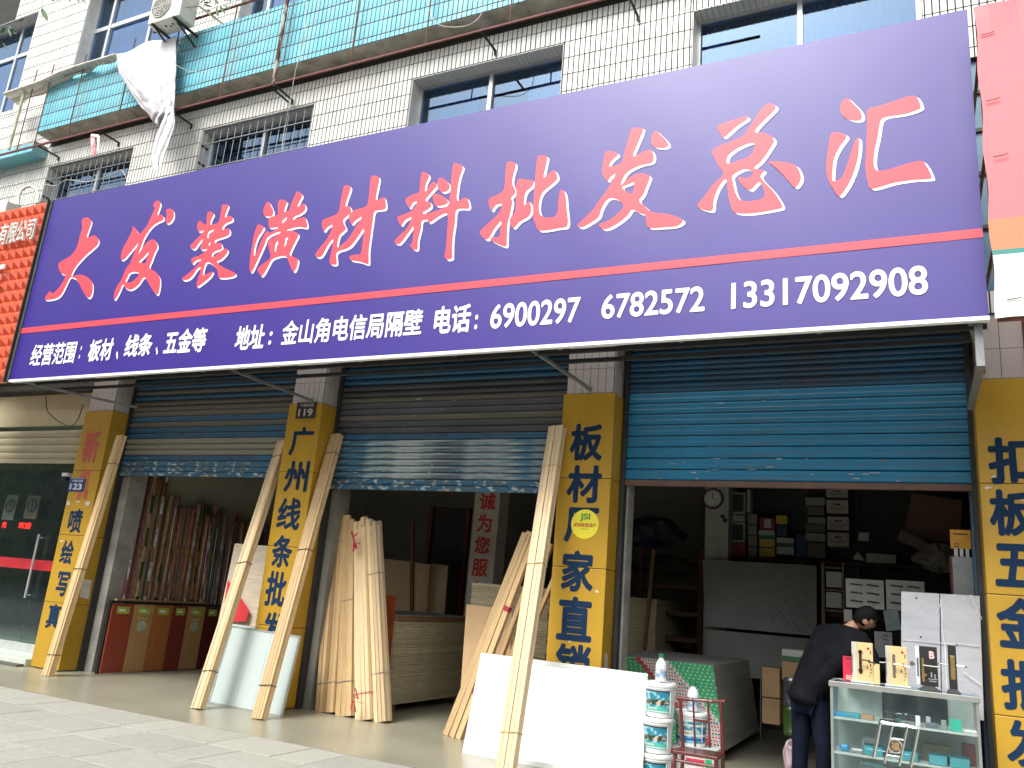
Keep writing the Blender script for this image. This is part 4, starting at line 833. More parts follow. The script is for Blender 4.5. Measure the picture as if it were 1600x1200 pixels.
board('grey_edge_board', 'dark grey sheet standing on edge left of the brown timber bundles', Q((486, 840), (494, 842), (470, 1106), (457, 1104), 9.15, .2), M('edge_grey_board', (.14, .14, .14), .5))
board('black_edge_board', 'black board standing on edge beside the second pillar', Q((478, 820), (487, 822), (460, 1106), (452, 1104), 9.05, .1), black_m)
# sheet stacks
def stack(name, label, x0, x1, y0, y1, z0, n, th, mt, jit=.010, part='sheet', lean_=(0, 0), gap=.0035):
    t = thing(name, label, 'stack', ((x0+x1)/2, y0, z0)); me = MB().box(0, x1-x0, 0, y1-y0, 0, th-gap).mesh(part, mt)
    for k in range(n): place(me, part, t, (x0+random.uniform(-jit, jit)+lean_[0]*k, y0+random.uniform(-jit, jit)+lean_[1]*k, z0+k*th))
    return t
bs = stack('blockboard_stack', 'tall stack of pale blockboard sheets under the middle shutter', -7.62, -6.37, 9.75, 12.2, .10, 28, .0385, ply_edge)
MB().box(-7.55, -6.45, 9.9, 10.05, 0, .098).box(-7.55, -6.45, 11.7, 11.9, 0, .098).build('bearer', pine_b, bs)
MB().box(-7.62, -6.36, 9.76, 12.19, 1.182, 1.25).build('top_sheet', M('top_brown', (.33, .19, .09), .6), bs); MB().box(-7.66, -6.33, 9.74, 12.22, 1.252, 1.262).build('cover_sheet', plaster, bs)
a = P(738, 908, 10.6); stack('blockboard_stack', 'shorter-seen blockboard stack behind the orange plywood sheet', a.x, a.x+1.22, 10.6, 13.0, .1, int((a.z-.1)/.04), .04, ply_edge, .012)
a = P(964, 930, 12.75); b = P(1026, 935, 12.75); stack('plywood_stack', 'plywood stack at the back left of the right bay, behind the plasterboards', b.x-1.22, b.x, 12.75, 15.1, .1, int((a.z-.1)/.042), .042, ply_edge, .01)
# plasterboard stack with taped edges
pbm = M('plasterboard_grey', (.42, .42, .40), .85, var=.08, rand=.1); px0, px1, py0, py1 = -3.40, -2.06, 10.22, 12.60; nb = 24; th = .0385; pz = .11
pbk = thing('plasterboard_stack', 'big stack of grey plasterboards with green and red printed end tapes', 'stack', (-2.7, py0, 0))
me = MB().box(0, px1-px0, 0, py1-py0, 0, th-.002).mesh('sheet', pbm); tg, tw_, tr = M('tape_green', (.03, .42, .16), .5), M('tape_white', (.7, .7, .68), .5), M('tape_red', (.6, .04, .08), .5)
for k in range(nb):
    dx, dy = random.uniform(-.006, .006)-.006*k, random.uniform(-.006, .006); z = pz+k*th; place(me, 'sheet', pbk, (px0+dx, py0+dy, z))
    m = MB(); x = px0+dx; per = 1.02; s0 = x-((k*.034+.45) % per)-per
    if k % 12 in (10, 11): pass
    while s0 < px1+dx:
        for (a, b, mi) in ((0, .60, 0), (.60, .67, 2), (.67, per, 1)):
            a1, b1 = max(x+.002, s0+a), min(px1+dx-.002, s0+b)
            if b1-a1 > .004:
                m.cur = mi; m.face((a1, py0+dy-.0012, z+.001), (b1, py0+dy-.0012, z+.001), (b1, py0+dy-.0012, z+th-.003), (a1, py0+dy-.0012, z+th-.003))
                if mi == 0:
                    c = a1+.02
                    while c < b1-.015: m.cur = 1; m.face((c, py0+dy-.002, z+.012), (c+.016, py0+dy-.002, z+.012), (c+.016, py0+dy-.002, z+.026), (c, py0+dy-.002, z+.026)); c += .058
                elif mi == 1:
                    c = a1+.02
                    while c < b1-.03: m.cur = 2 if (k+int(c*9)) % 3 else 3; m.face((c, py0+dy-.002, z+.010), (c+.022, py0+dy-.002, z+.010), (c+.022, py0+dy-.002, z+.027), (c, py0+dy-.002, z+.027)); c += .034
        s0 += per
    m.build('end_tape', [tg, tw_, tr, blacksteel], pbk)
MB().box(px0-.1, px1-.2, py0+.2, py0+.35, 0, .108).box(px0-.1, px1-.2, py1-.4, py1-.2, 0, .108).build('bearer', M('bearer_dark', (.08, .05, .04), .8), pbk)
o = MB().box(px1+.02, px1+.035, py1-.05, py1-.0, 0, 1.15).build('metal_angle', steel, None); tag(o, 'thin metal strip standing at the far corner of the plasterboard stack', 'metal strip')

# ================================================================== LEFT BAY: floor samples and mouldings along the side wall
jb = MB().box(-11.62, -11.32, 9.085, 9.42, 0.001, 4.41).build('painted_jamb', plaster, B)
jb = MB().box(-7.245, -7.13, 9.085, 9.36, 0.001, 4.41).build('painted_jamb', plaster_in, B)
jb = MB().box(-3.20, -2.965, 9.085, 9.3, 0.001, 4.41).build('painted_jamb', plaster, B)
jb = MB().box(.50, .56, 9.085, 9.3, 0.001, 4.41).build('painted_jamb', M('blue_jamb', (.04, .09, .16), .5), B)
sx = -11.08
cols = {'red': (.28, .055, .03), 'tan': (.42, .24, .10), 'orange': (.36, .13, .04), 'dred': (.19, .035, .022), 'vd': (.11, .02, .015)}
cm_ = {k: M('laminate_'+k, v, .35, var=.15, scale=7, stretch=(6, 6, .5)) for k, v in cols.items()}
tagm = M('tag_lime', (.34, .42, .06), .5); embl = M('emblem_green', (.38, .45, .32), .4)
bounds = [(156, 191, 'red'), (191, 223, 'tan'), (223, 253, 'orange'), (253, 277, 'dred'), (277, 305, 'tan'), (305, 328, 'vd'), (328, 350, 'vd')]
names_ = ['bright red-brown', 'tan green-emblem', 'orange-brown', 'narrow dark red', 'second tan green-emblem', 'dark maroon', 'last dark maroon']
for k, (xa, xb, c) in enumerate(bounds):
    ya, yb_ = P(xa, 1050, X=sx).y, P(xb, 1048, X=sx).y
    t = thing('floor_sample', f'{names_[k]} floor sample panel in the row along the left wall', 'floor sample', (sx, ya, 0), 'floor sample panels along the left wall')
    MB().box(sx-.03, sx+random.uniform(0, .006), ya+.003, yb_-.003, .012, 1.03).build('panel', cm_[c], t, bevel=.002)
    w = yb_-ya; m = MB().box(sx+.007, sx+.010, ya+w*.2, ya+w*.78, .88, .99).build('tag', tagm, t); MB().box(sx+.0102, sx+.0115, ya+w*.3, ya+w*.6, .92, .95).build('tag_print', plastic_w, m)
    if c == 'tan':
        cz, cc = .70, (ya+yb_)/2; R_ = Matrix.Rotation(math.pi/2, 3, 'Y'); m = MB().lathe((sx+.007, cc, cz), [(.085, 0), (.085, .004)], 20, R_).build('emblem', embl, t)
        mm = MB(); mm.path([(sx+.010, cc-.09, cz+.13), (sx+.010, cc-.05, cz+.10), (sx+.010, cc, cz+.13), (sx+.010, cc+.05, cz+.10), (sx+.010, cc+.09, cz+.13)], .007, 5); mm.build('crown', M('emblem_gold', (.5, .45, .15), .4), m)
y0_, y1_ = P(156, 1050, X=sx).y, P(352, 1048, X=sx).y
rk = thing('sample_rack', 'dark rack bar along the tops of the floor samples', 'rack', (sx, y0_, 0))
MB().box(sx-.05, sx+.012, y0_-.05, y1_, 1.04, 1.075).build('top_bar', black_m, rk); MB().box(sx-.12, sx-.055, y0_+.1, y1_-.6, 1.06, 1.10).build('shelf_strip', pine_b, rk)
for y in (y0_, (y0_+y1_)/2, y1_): MB().box(sx-.09, sx-.035, y-.02, y+.02, 0, 1.035).build('post', black_m, rk)
mcols = [('wine', (.22, .085, .07)), ('brown', (.24, .14, .08)), ('dark green', (.035, .08, .03)), ('tan', (.46, .29, .15)), ('grey plum', (.20, .15, .16)), ('rust', (.36, .15, .08))]
mm_ = [M('moulding_'+n.replace(' ', '_'), c, .28, var=.45, scale=9, stretch=(3, 3, .8), coat=.5, bump=.5, bscale=18, rand=.2) for n, c in mcols]
gm = M('pale_glint_and_label', (.55, .56, .56), .2, var=.5, scale=8)  # pale colour for painted glints on the film and some label strips
N = 60
for k in range(N):
    ci = random.choice([0, 0, 1, 1, 1, 2, 3, 4, 4, 5]); y = 9.42+k*.066+random.uniform(-.02, .02); h = random.uniform(2.70, 2.95)-(k*.006) if k > 7 else random.uniform(3.0, 3.5)
    lab_ = f'{mcols[ci][0]} moulding wrapped in plastic film, standing in the row on the left wall'
    bt_ = V((-11.16-random.uniform(0, .08), y-.10, .0)); tp = V((-11.50-random.uniform(-.05, .06), y+random.uniform(.02, .16), h))
    t = thing('moulding', lab_, 'moulding', tuple(bt_), f'{mcols[ci][0]} wrapped mouldings'); w = random.uniform(.055, .10)
    m = MB(); L = (tp-bt_).length; m.hexa([(-.02, -w/2, 0), (.02, -w/2, 0), (.02, w/2, 0), (-.02, w/2, 0)], [(-.02, -w/2, L), (.02, -w/2, L), (.02, w/2, L), (-.02, w/2, L)])
    m.hexa([(.02, -w/4, 0), (.032, -w/6, 0), (.032, w/6, 0), (.02, w/4, 0)], [(.02, -w/4, L), (.032, -w/6, L), (.032, w/6, L), (.02, w/4, L)])
    o = place(m.mesh('profile', mm_[ci]), 'profile', t, bt_, tp-bt_, (1, 0, .15))
    if k % 3 == 0:
        m = MB()
        for q in range(int(L/.55)): m.box(.033, .036, -w*.3, w*.3, .3+q*.55, .3+q*.55+.30)
        place(m.mesh('label_strip', mm_[2] if k % 2 else gm), 'label_strip', t, bt_, tp-bt_, (1, 0, .15))
    if k % 4 == 1: place(MB().box(-.02, .034, -w*.5-.002, w*.5+.002, 1.9, 1.96).mesh('gold_band', M('band_gold', (.35, .22, .04), .4)), 'gold_band', t, bt_, tp-bt_, (1, 0, .15))
    if k % 2 == 0: place(MB().box(.021, .0225, w*.28, w*.42, 0, L).mesh('painted_glint', gm), 'painted_glint', t, bt_, tp-bt_, (1, 0, .15))  # pale strip imitates a glint along the plastic film
for k, (xb, yb_, xt, yt_) in enumerate(((137, 1046, 165, 890), (143, 1047, 168, 905))):
    a = P(xb, yb_, Z=0); c = P(xt, yt_, a.y+.08); o = MB().tube(a, c, .018, 4).build('aluminium_strip', alu, None)
    tag(o, ['thin aluminium strip leaning by the left jamb', 'second thin aluminium strip leaning nearest the floor samples'][k], 'metal strip')
a = P(118, 1047, Z=0); b = P(136, 1047, Z=0); o = MB().box(a.x+.0, b.x, a.y-.02, a.y+.1, 0.002, .22).build('brick', M('brick_orange', (.36, .14, .06), .9, bump=.3), None); tag(o, 'orange brick on the floor at the foot of the left jamb', 'brick')

# ================================================================== MIDDLE BAY: back
cb = thing('lettered_column', 'pale column with red characters painted down it, inside the middle bay', 'column', (-6.4, 12, 0))
a, b = P(742, 780, 12), P(781, 780, 12); MB().box(a.x, b.x, 12, 12.35, 0, 4.40).build('shaft', M('column_cream', (.55, .50, .43), .8, var=.1), cb)
rp = M('painted_red', (.55, .03, .03), .6)
for s, x0, y0, x1, y1 in (('诚', 748, 770, 776, 797), ('为', 744, 803, 770, 832), ('您', 740, 838, 767, 865), ('服', 736, 873, 764, 901), ('务', 733, 908, 760, 936)): pxtext(s, x0, y0, x1, y1, 12, cb, rp, .03, name='character', Yo=11.997)
dr = thing('dark_doorway', 'dark red-framed doorway beyond the middle bay', 'doorway', (-7.3, 13.6, 0)); a, b = P(672, 790, 13.6), P(735, 790, 13.6)
MB().box(a.x, a.x+.08, 13.6, 13.7, 0, 3.2).build('frame', M('frame_wine', (.13, .02, .02), .6), dr); MB().box(b.x-.08, b.x, 13.6, 13.7, 0, 3.2).build('frame', M('frame_wine2', (.13, .02, .02), .6), dr); MB().box(a.x+.081, b.x-.081, 13.66, 13.7, .0, 3.2).build('doorway_dark', black_m, dr)  # black sheet stands in for the dark inside the doorway
a, b = P(655, 960, 12.2), P(645, 815, 12.2); o = MB().tube((a.x, 12.2, 0), b, .04, 4).build('timber_post', M('post_brown', (.16, .08, .04), .7), None); tag(o, 'dim brown post standing at the back of the middle bay', 'post')
for k, (x, y) in enumerate(((842, 788), (842, 797))): o = MB().box(P(x, y, 12.5).x-.05, P(x, y, 12.5).x+.04, 12.5, 12.55, P(x, y, 12.5).z-.03, P(x, y, 12.5).z+.03).build('socket', plastic_w, None); tag(o, ['upper small white switch plate in the dark middle bay', 'lower small white switch plate in the dark middle bay'][k], 'switch')

# ================================================================== RIGHT BAY: back
def pbox(name, label, x0, y0, x1, y1, Y, dep, mt, cat='box', group=None, rail=None, extra=None):
    a = P(x0, (y0+y1)/2, Y); b = P(x1, (y0+y1)/2, Y); u = P((x0+x1)/2, y0, Y).z; d = P((x0+x1)/2, y1, Y).z
    t = thing(name, label, cat, ((a.x+b.x)/2, Y, d), group); MB().box(a.x+.004, b.x-.004, Y, Y+dep, d+.002, u-.002).build('body', mt, t, bevel=.006); return t, (a.x, b.x, d, u)
cc = thing('clock_column', 'pale square column carrying the round clock, inside the right bay', 'column', (-2.3, 12.95, 0)); a, b = P(1102, 820, 12.95), P(1138, 820, 12.95)
MB().box(a.x, b.x, 12.95, 13.3, 0, 4.40).build('shaft', M('column_grey', (.36, .37, .32), .8, var=.1), cc)
c = P(1113.5, 779, 12.9); ck = thing('wall_clock', 'round dark-rimmed clock with pale face on the inside column', 'clock', (c.x, 12.94, c.z)); R_ = Matrix.Rotation(math.pi/2, 3, 'X')
m = MB().lathe((c.x, 12.94, c.z), [(.155, 0), (.165, .02), (.16, .05), (.135, .05), (.135, .03)], 28, R_).build('rim', M('clock_rim', (.06, .02, .02), .4), ck, smooth=True); MB().lathe((c.x, 12.905, c.z), [(.137, 0), (.137, .003)], 28, R_).build('face', M('clock_face', (.50, .52, .48), .5), ck)
MB().box(c.x-.006, c.x+.006, 12.893, 12.897, c.z, c.z+.09).tube((c.x, 12.892, c.z), (c.x+.05, 12.892, c.z-.03), .006, 4).build('hand', black_m, ck)
for k in range(12): ang = k*math.pi/6; MB().box(c.x+.115*math.sin(ang)-.005, c.x+.115*math.sin(ang)+.005, 12.897, 12.9, c.z+.115*math.cos(ang)-.008, c.z+.115*math.cos(ang)+.008).build('hour_mark', black_m, ck)
m = thing('wall_hooks', 'pair of small dark round hooks on the clock column', 'hooks', P(1130, 808, 12.93)[:])
for (x, y) in ((1129, 807), (1133, 813)): p = P(x, y, 12.93); MB().lathe(p, [(.035, 0), (.03, .03)], 12, R_).build('knob', black_m, m)
SHY = 13.35
shf = thing('storage_shelf', 'long dark wooden storage shelf loaded with boxes at the back of the right bay', 'shelf', (-1, SHY, 0))
zS = P(1200, 872, SHY).z; x0s, x1s = P(1139, 820, SHY).x, .95
for z in (zS, zS-.75, zS-1.5 if zS > 1.6 else .3, zS+1.35): MB().box(x0s, x1s, SHY-.02, SHY+.5, z-.04, z-.002).build('shelf_board', dark_wood, shf)
for x in (x0s, P(1252, 820, SHY).x, P(1335, 820, SHY).x, x1s-.05): MB().box(x, x+.05, SHY+.0, SHY+.48, 0, zS-.041).box(x, x+.05, SHY+.44, SHY+.49, zS, zS+1.3).build('upright', dark_wood, shf)
MB().box(x0s, x1s, SHY+.5, SHY+.52, 0, 4.3).build('back', black_m, shf)
def mc(n, c): return M('box_'+n, c, .7, var=.08)
mg, my_, mr_, mb_, mw_, mgr = mc('grey', (.20, .21, .19)), mc('yellow', (.48, .36, .04)), mc('red', (.26, .03, .03)), mc('blue', (.02, .05, .12)), mc('white', (.40, .42, .38)), mc('dark_green', (.03, .12, .06))
bl = [('framed picture with a dark centre on the shelf, upper', 1141, 769, 1165, 803, mw_, 'pic'), ('white slim box between the two framed pictures', 1141, 805, 1164, 815, mw_, 0), ('framed picture under an orange strip on the shelf, lower', 1141, 816, 1164, 847, mw_, 'pic'),
 ('red box at the left end of the shelf', 1141, 848, 1165, 871, mr_, 0), ('narrow white box standing above the grey boxes', 1167, 765, 1173, 800, mw_, 0), ('topmost grey box in the stack of four', 1168, 803, 1183, 819, mg, 0), ('second grey box from the top of four', 1168, 820, 1183, 836, mg, 0),
 ('third grey box from the top of four', 1168, 837, 1183, 853, mg, 0), ('bottom grey box of the stack of four', 1168, 854, 1183, 870, mg, 0), ('red box with a white paint-can picture', 1187, 809, 1211, 827, mr_, 'w'), ('white box with a green stripe over the yellow boxes', 1185, 828, 1211, 841, mw_, 'g'),
 ('upper yellow box on the shelf', 1186, 842, 1211, 855, my_, 'w2'), ('lower yellow box on the shelf', 1186, 856, 1211, 870, my_, 'w2'), ('small yellow box perched on the blue box', 1212, 805, 1230, 819, my_, 0), ('dark blue box under the small yellow box', 1213, 820, 1230, 838, mb_, 0),
 ('white box with a green base above a white box', 1213, 840, 1241, 853, mw_, 'g'), ('white box low on the shelf beside the blue carton', 1213, 854, 1241, 867, mw_, 0), ('dark blue carton right of the white boxes', 1244, 835, 1262, 872, mb_, 0)]
for l, x0, y0, x1, y1, mt, ex in bl:
    t, (a, b, d, u) = pbox('shelf_box', l, x0, y0, x1, y1, SHY+.02+random.uniform(0, .04), .28, mt); yy = t.location.y
    w, h = b-a, u-d
    if ex == 'pic': MB().box(a+.12*w, b-.12*w, yy-.004, yy-.001, d+.1*h, u-.1*h).build('picture', mc('pic', (.03, .05, .04)), t)
    if ex == 'w': MB().box(a+.3*w, b-.25*w, yy-.004, yy-.001, d+.12*h, u-.12*h).build('print', mw_, t)
    if ex == 'w2': MB().box(a+.15*w, b-.15*w, yy-.004, yy-.001, u-.22*h, u-.08*h).build('print', mw_, t)
    if ex == 'g': MB().box(a+.02*w, b-.02*w, yy-.004, yy-.001, d+.02*h, d+.35*h).build('stripe', mgr, t)
mcar = mc('pale_carton', (.33, .31, .26)); mcar2 = mc('dim_carton', (.10, .09, .07))
for k, (x0, y0, x1, y1) in enumerate(((1290, 763, 1325, 777), (1291, 781, 1326, 802), (1292, 807, 1327, 828), (1292, 832, 1327, 854))):
    t, (a, b, d, u) = pbox('carton', ['topmost', 'second', 'third', 'lowest'][k]+' pale carton with curved black printing, in the right-hand carton column', x0, y0, x1, y1, SHY-.02, .4, mcar)
    yy = SHY-.024; MB().box(a+.35*(b-a), a+.65*(b-a), yy, yy+.002, d+.6*(u-d), d+.72*(u-d)).build('print', black_m, t); m = MB(); m.path([(a+.15*(b-a), yy, d+.42*(u-d)), (a+.5*(b-a), yy, d+.28*(u-d)), (a+.85*(b-a), yy, d+.42*(u-d))], .006, 4); m.build('curve', black_m, t)
for k, (x0, y0, x1, y1) in enumerate(((1258, 777, 1289, 790), (1262, 791, 1288, 805), (1262, 808, 1290, 818), (1258, 819, 1290, 832), (1258, 833, 1290, 846), (1262, 848, 1290, 872))):
    pbox('dim_carton', ['flat grey carton on top', 'small grey carton', 'green-grey flat carton', 'dim flat carton', 'dark flat carton', 'lowest dark carton'][k]+' of the dim column left of the pale cartons', x0, y0, x1, y1, SHY, .4, mcar2 if k % 2 else mg)
def tiltbox(label, quad, Y, dep, mt):
    o = MB().slab([P(*quad[3], Y), P(*quad[2], Y), P(*quad[1], Y), P(*quad[0], Y)], dep).build('carton', mt, None); tag(o, label, 'box'); return o
tiltbox('big brown carton tilted at the top right of the right bay', ((1425, 770), (1505, 782), (1498, 850), (1410, 838)), 13.0, .4, mc('dk', (.13, .07, .045)))
tiltbox('dim flat carton sliding under the big tilted one', ((1408, 826), (1450, 848), (1448, 862), (1402, 842)), 12.9, .3, mc('dk2', (.16, .14, .09)))
tiltbox('small white and red packet on the right shelf', ((1342, 832), (1358, 832), (1357, 845), (1341, 844)), 13.2, .1, mw_)
tiltbox('long pale box with a red mark on the right shelf', ((1354, 864), (1400, 867), (1399, 880), (1353, 878)), 13.1, .15, mw_)
tiltbox('white folded leaflet on the right shelf', ((1340, 862), (1352, 876), (1333, 874), (1334, 870)), 13.1, .02, mw_)
# crumpled clear bag
def blob(c, r, seed, sc=(1, 1, 1)):
    rnd = random.Random(seed); m = MB(); n, k = 18, 10; ph = [rnd.uniform(0, 6) for _ in range(6)]
    grid = []
    for i in range(k+1):
        th_ = math.pi*i/k; row = []
        for j in range(n):
            f = 2*math.pi*j/n; rr = r*(1+.13*math.sin(3*f+ph[0]+2*th_)+.09*math.sin(7*f+ph[1]-3*th_)+.07*math.sin(5*th_+ph[2]+f))
            row.append(V(c)+V((rr*math.sin(th_)*math.cos(f)*sc[0], rr*math.sin(th_)*math.sin(f)*sc[1], rr*math.cos(th_)*sc[2])))
        grid.append(row)
    for i in range(k):
        for j in range(n): m.face(grid[i][j], grid[i+1][j], grid[i+1][(j+1) % n], grid[i][(j+1) % n])
    return m
p = P(1468, 872, 12.8); o = blob(p, .22, 3, (1.3, .8, .8)).build('plastic_bag', M('bag_grey', (.22, .2, .17), .3, var=.3), None); tag(o, 'crumpled plastic bag on the right shelf beside the yellow box', 'bag')
p = P(1020, 832, 13.6); o = blob(p, .55, 5, (.9, .5, .45)).build('tarpaulin', M('tarp_blue', (.015, .018, .045), .6, var=.3), None); tag(o, 'dark blue tarpaulin heap on the rack at the left of the right bay', 'tarpaulin')
p = P(1040, 885, 13.5); o = blob(p, .45, 8, (1.2, .5, .35)).build('sack_heap', M('sack_dark', (.03, .035, .02), .8, var=.5), None); tag(o, 'dark heap of sacks under the blue tarpaulin', 'sack')
rk2 = thing('pipe_rack', 'dark rack of reddish wooden rails behind the plasterboard stack', 'rack', (-4, 13.4, 0))
for (x0, y0, x1, y1) in ((995, 910, 1095, 920), (1000, 950, 1095, 962), (1000, 995, 1095, 1003)):
    a, b = P(x0, y0, 13.3), P(x1, y1, 13.3); MB().box(a.x, b.x, 13.3, 13.9, b.z-.03, b.z+.04).build('rail', M('rail_wood', (.10, .045, .02), .7), rk2)
for x in (1000, 1095): q = P(x, 950, 13.3); MB().box(q.x-.04, q.x+.04, 13.25, 13.29, 0, 2.6).build('post', M('post_wine', (.07, .02, .015), .7), rk2)
a, b = P(1008, 1010, 12.6), P(1022, 858, 12.6); o = MB().tube((a.x-.05, 12.55, 0), b, .035, 4).build('timber_post', M('post_orange', (.22, .10, .05), .6), None); tag(o, 'reddish batten standing against the plywood stack in the right bay', 'post')
# grey pressed-steel door skins
gs = thing('steel_door_skin', 'wide grey steel sheet with pressed diamond pattern leaning under the shelf', 'steel sheet', (-2.2, 12.75, .9)); Yg = 12.7
def gq(x0, y0, x1, y1, Y, dz=0): return [P(x0, y1, Y), P(x1, y1, Y), P(x1, y0, Y), P(x0, y0, Y)]
a, b = P(1098, 874, Yg), P(1276, 888, Yg); c, d = P(1101, 978, Yg-.12), P(1264, 996, Yg-.12)
MB().slab([c, V((b.x, c.y, c.z)), V((b.x, Yg, a.z)), a], .012).build('sheet', grey_sheet, gs)
z0_, z1_ = c.z, a.z
for k, (xa, xb) in enumerate(((1203, 1234), (1237, 1268))):
    X0, X1 = P(xa, 930, Yg-.08).x, P(xb, 930, Yg-.08).x; m = MB(); n_ = 3
    for i in range(n_):
        u0, u1 = z0_+(z1_-z0_)*(i+.08)/n_, z0_+(z1_-z0_)*(i+.92)/n_; f = lambda z: Yg-.12+.12*(z-z0_)/(z1_-z0_)-.006; cx, cz = (X0+X1)/2, (u0+u1)/2; hw, hh = (X1-X0)*.42, (u1-u0)/2
        pts = [(cx, f(cz+hh), cz+hh), (cx+hw, f(cz), cz), (cx, f(cz-hh), cz-hh), (cx-hw, f(cz), cz)]; m.path(pts+[pts[0]], .007, 4)
        MB().lathe((cx, f(cz), cz), [(.018, 0), (.004, .015)], 8, R_).build('stud', M('stud_bright', (.6, .6, .55), .3, .5), gs)
    m.build('pressed_pattern', grey_sheet, gs)
    MB().box(X0-.02, X0-.012, Yg-.1, Yg-.09, z0_+.02, z1_-.02).build('fold', grey_sheet, gs)
c2, d2 = P(1103, 982, 12.55), P(1258, 1036, 12.50); o = MB().box(c2.x, d2.x+.1, 12.52, 12.535, max(.02, P(1180, 1060, 12.5).z), c2.z-.01).build('steel_sheet', grey_sheet, None); tag(o, 'plain grey steel sheet standing below the patterned one', 'steel sheet')
# cartons, cans and bag around the man
pbox('carton', 'brown carton between the plasterboards and the metal can, upper', 1190, 1043, 1219, 1090, 10.8, .4, carton); pbox('carton', 'brown carton between the plasterboards and the metal can, lower', 1190, 1091, 1219, 1132, 10.8, .4, carton)
pbox('carton', 'tan carton under the white box with a green stripe', 1221, 1034, 1262, 1064, 10.7, .4, carton)
t, (a, b, d, u) = pbox('striped_box', 'white and grey box with a green stripe beside the man', 1221, 1015, 1256, 1033, 10.7, .35, mw_); MB().box(a+.01, b-.01, 10.694, 10.698, d+.01, d+.4*(u-d)).build('stripe', mgr, t)
def can(label, x0, x1, y0, y1, Y, mt):
    a, b = P(x0, (y0+y1)/2, Y), P(x1, (y0+y1)/2, Y); r = (b.x-a.x)/2; u, d = P((x0+x1)/2, y0, Y).z, P((x0+x1)/2, y1, Y).z; c = ((a.x+b.x)/2, Y+r, d)
    t = thing('metal_can', label, 'can', c); h = u-d; MB().lathe(c, [(r*.96, 0), (r, .02), (r, h*.12), (r*1.02, h*.13), (r, h*.14), (r, h-.05), (r*1.03, h-.045), (r*1.03, h-.03), (r, h-.02), (r*.9, h)], 24).build('body', mt, t, smooth=True); return t
can('dark steel can stacked on a green can beside the man', 1222, 1250, 1060, 1104, 9.9, M('can_steel', (.10, .11, .12), .3, .6)); can('dark green can under the steel can beside the man', 1222, 1250, 1105, 1150, 9.9, M('can_green', (.03, .07, .012), .3))
p = P(1236, 1185, 9.2); o = blob(p, .10, 11, (.7, .7, 1.6)).build('plastic_bag', M('bag_pink', (.35, .25, .27), .35, var=.4), None); tag(o, 'small pinkish plastic bag hanging low behind the man', 'bag')
# ================================================================== THE MAN
def skinned(name, pts, edges, root, mt, parent, sub=2, world=True):
    org = ORG.get(parent.name, V((0, 0, 0))) if parent else V((0, 0, 0))
    me = bpy.data.meshes.new(name); me.from_pydata([tuple(V(p[:3])-org) for p in pts], edges, []); o = link(name, me, parent)
    sk_ = o.modifiers.new('skin', 'SKIN'); sk_.use_smooth_shade = True
    for v_, p in zip(me.skin_vertices[0].data, pts): v_.radius = (p[3], p[4] if len(p) > 4 else p[3])
    me.skin_vertices[0].data[root].use_root = True
    s = o.modifiers.new('sub', 'SUBSURF'); s.levels = s.render_levels = sub
    dg = bpy.context.evaluated_depsgraph_get(); dg.update(); m2 = bpy.data.meshes.new_from_object(o.evaluated_get(dg)); o.modifiers.clear(); o.data = m2; m2.name = name
    m2.materials.clear(); m2.materials.append(mt); m2.polygons.foreach_set('use_smooth', [True]*len(m2.polygons)); return o
MY = 8.98
def mp(x, y, dy=0): return P(x, y, MY+dy)
skinm = M('skin', (.38, .20, .13), .55, var=.08); jack = M('black_jacket', (.006, .0065, .009), .85, var=.3, scale=6, bump=.6, bscale=9, spec=.12); jean = M('dark_jeans', (.005, .008, .019), .85, var=.3, spec=.15); hairm = M('black_hair', (.004, .004, .004), .7, bump=.5, bscale=70, spec=.15)
hip = mp(1266, 1088); man = thing('person', 'man in a black jacket and dark jeans bending over behind the glass counter', 'person', (hip.x, MY, 0))
neck = mp(1331, 980); chest = mp(1306, 1004); waist = mp(1279, 1050); head = mp(1352, 965, -.03)
shl_, shr_ = mp(1287, 988, .10), mp(1346, 1002, -.12); ell, elr = mp(1288, 1038, .20), mp(1368, 1042, -.16); hal, har = mp(1318, 1062, .22), mp(1400, 1054, .06)
kl, kr = V((hip.x-.10, MY+.05, .50)), V((hip.x+.12, MY-.06, .50)); fl_, fr_ = V((hip.x-.12, MY+.10, .09)), V((hip.x+.12, MY+.02, .09))
hl, hr = hip+V((-.09, .04, -.05)), hip+V((.09, -.04, -.05))
pts = [(*hip, .13, .11), (*waist, .13, .11), (*chest, .16, .12), (*neck, .062), (*(neck+(head-neck)*.5), .058), (*shl_, .065), (*ell, .045), (*hal, .03), (*shr_, .065), (*elr, .045), (*har, .03), (*hl, .085), (*kl, .06), (*fl_, .042), (*hr, .085), (*kr, .06), (*fr_, .042)]
edges = [(0, 1), (1, 2), (2, 3), (3, 4), (2, 5), (5, 6), (6, 7), (2, 8), (8, 9), (9, 10), (0, 11), (11, 12), (12, 13), (0, 14), (14, 15), (15, 16)]
skinned('body', pts, edges, 0, skinm, man)
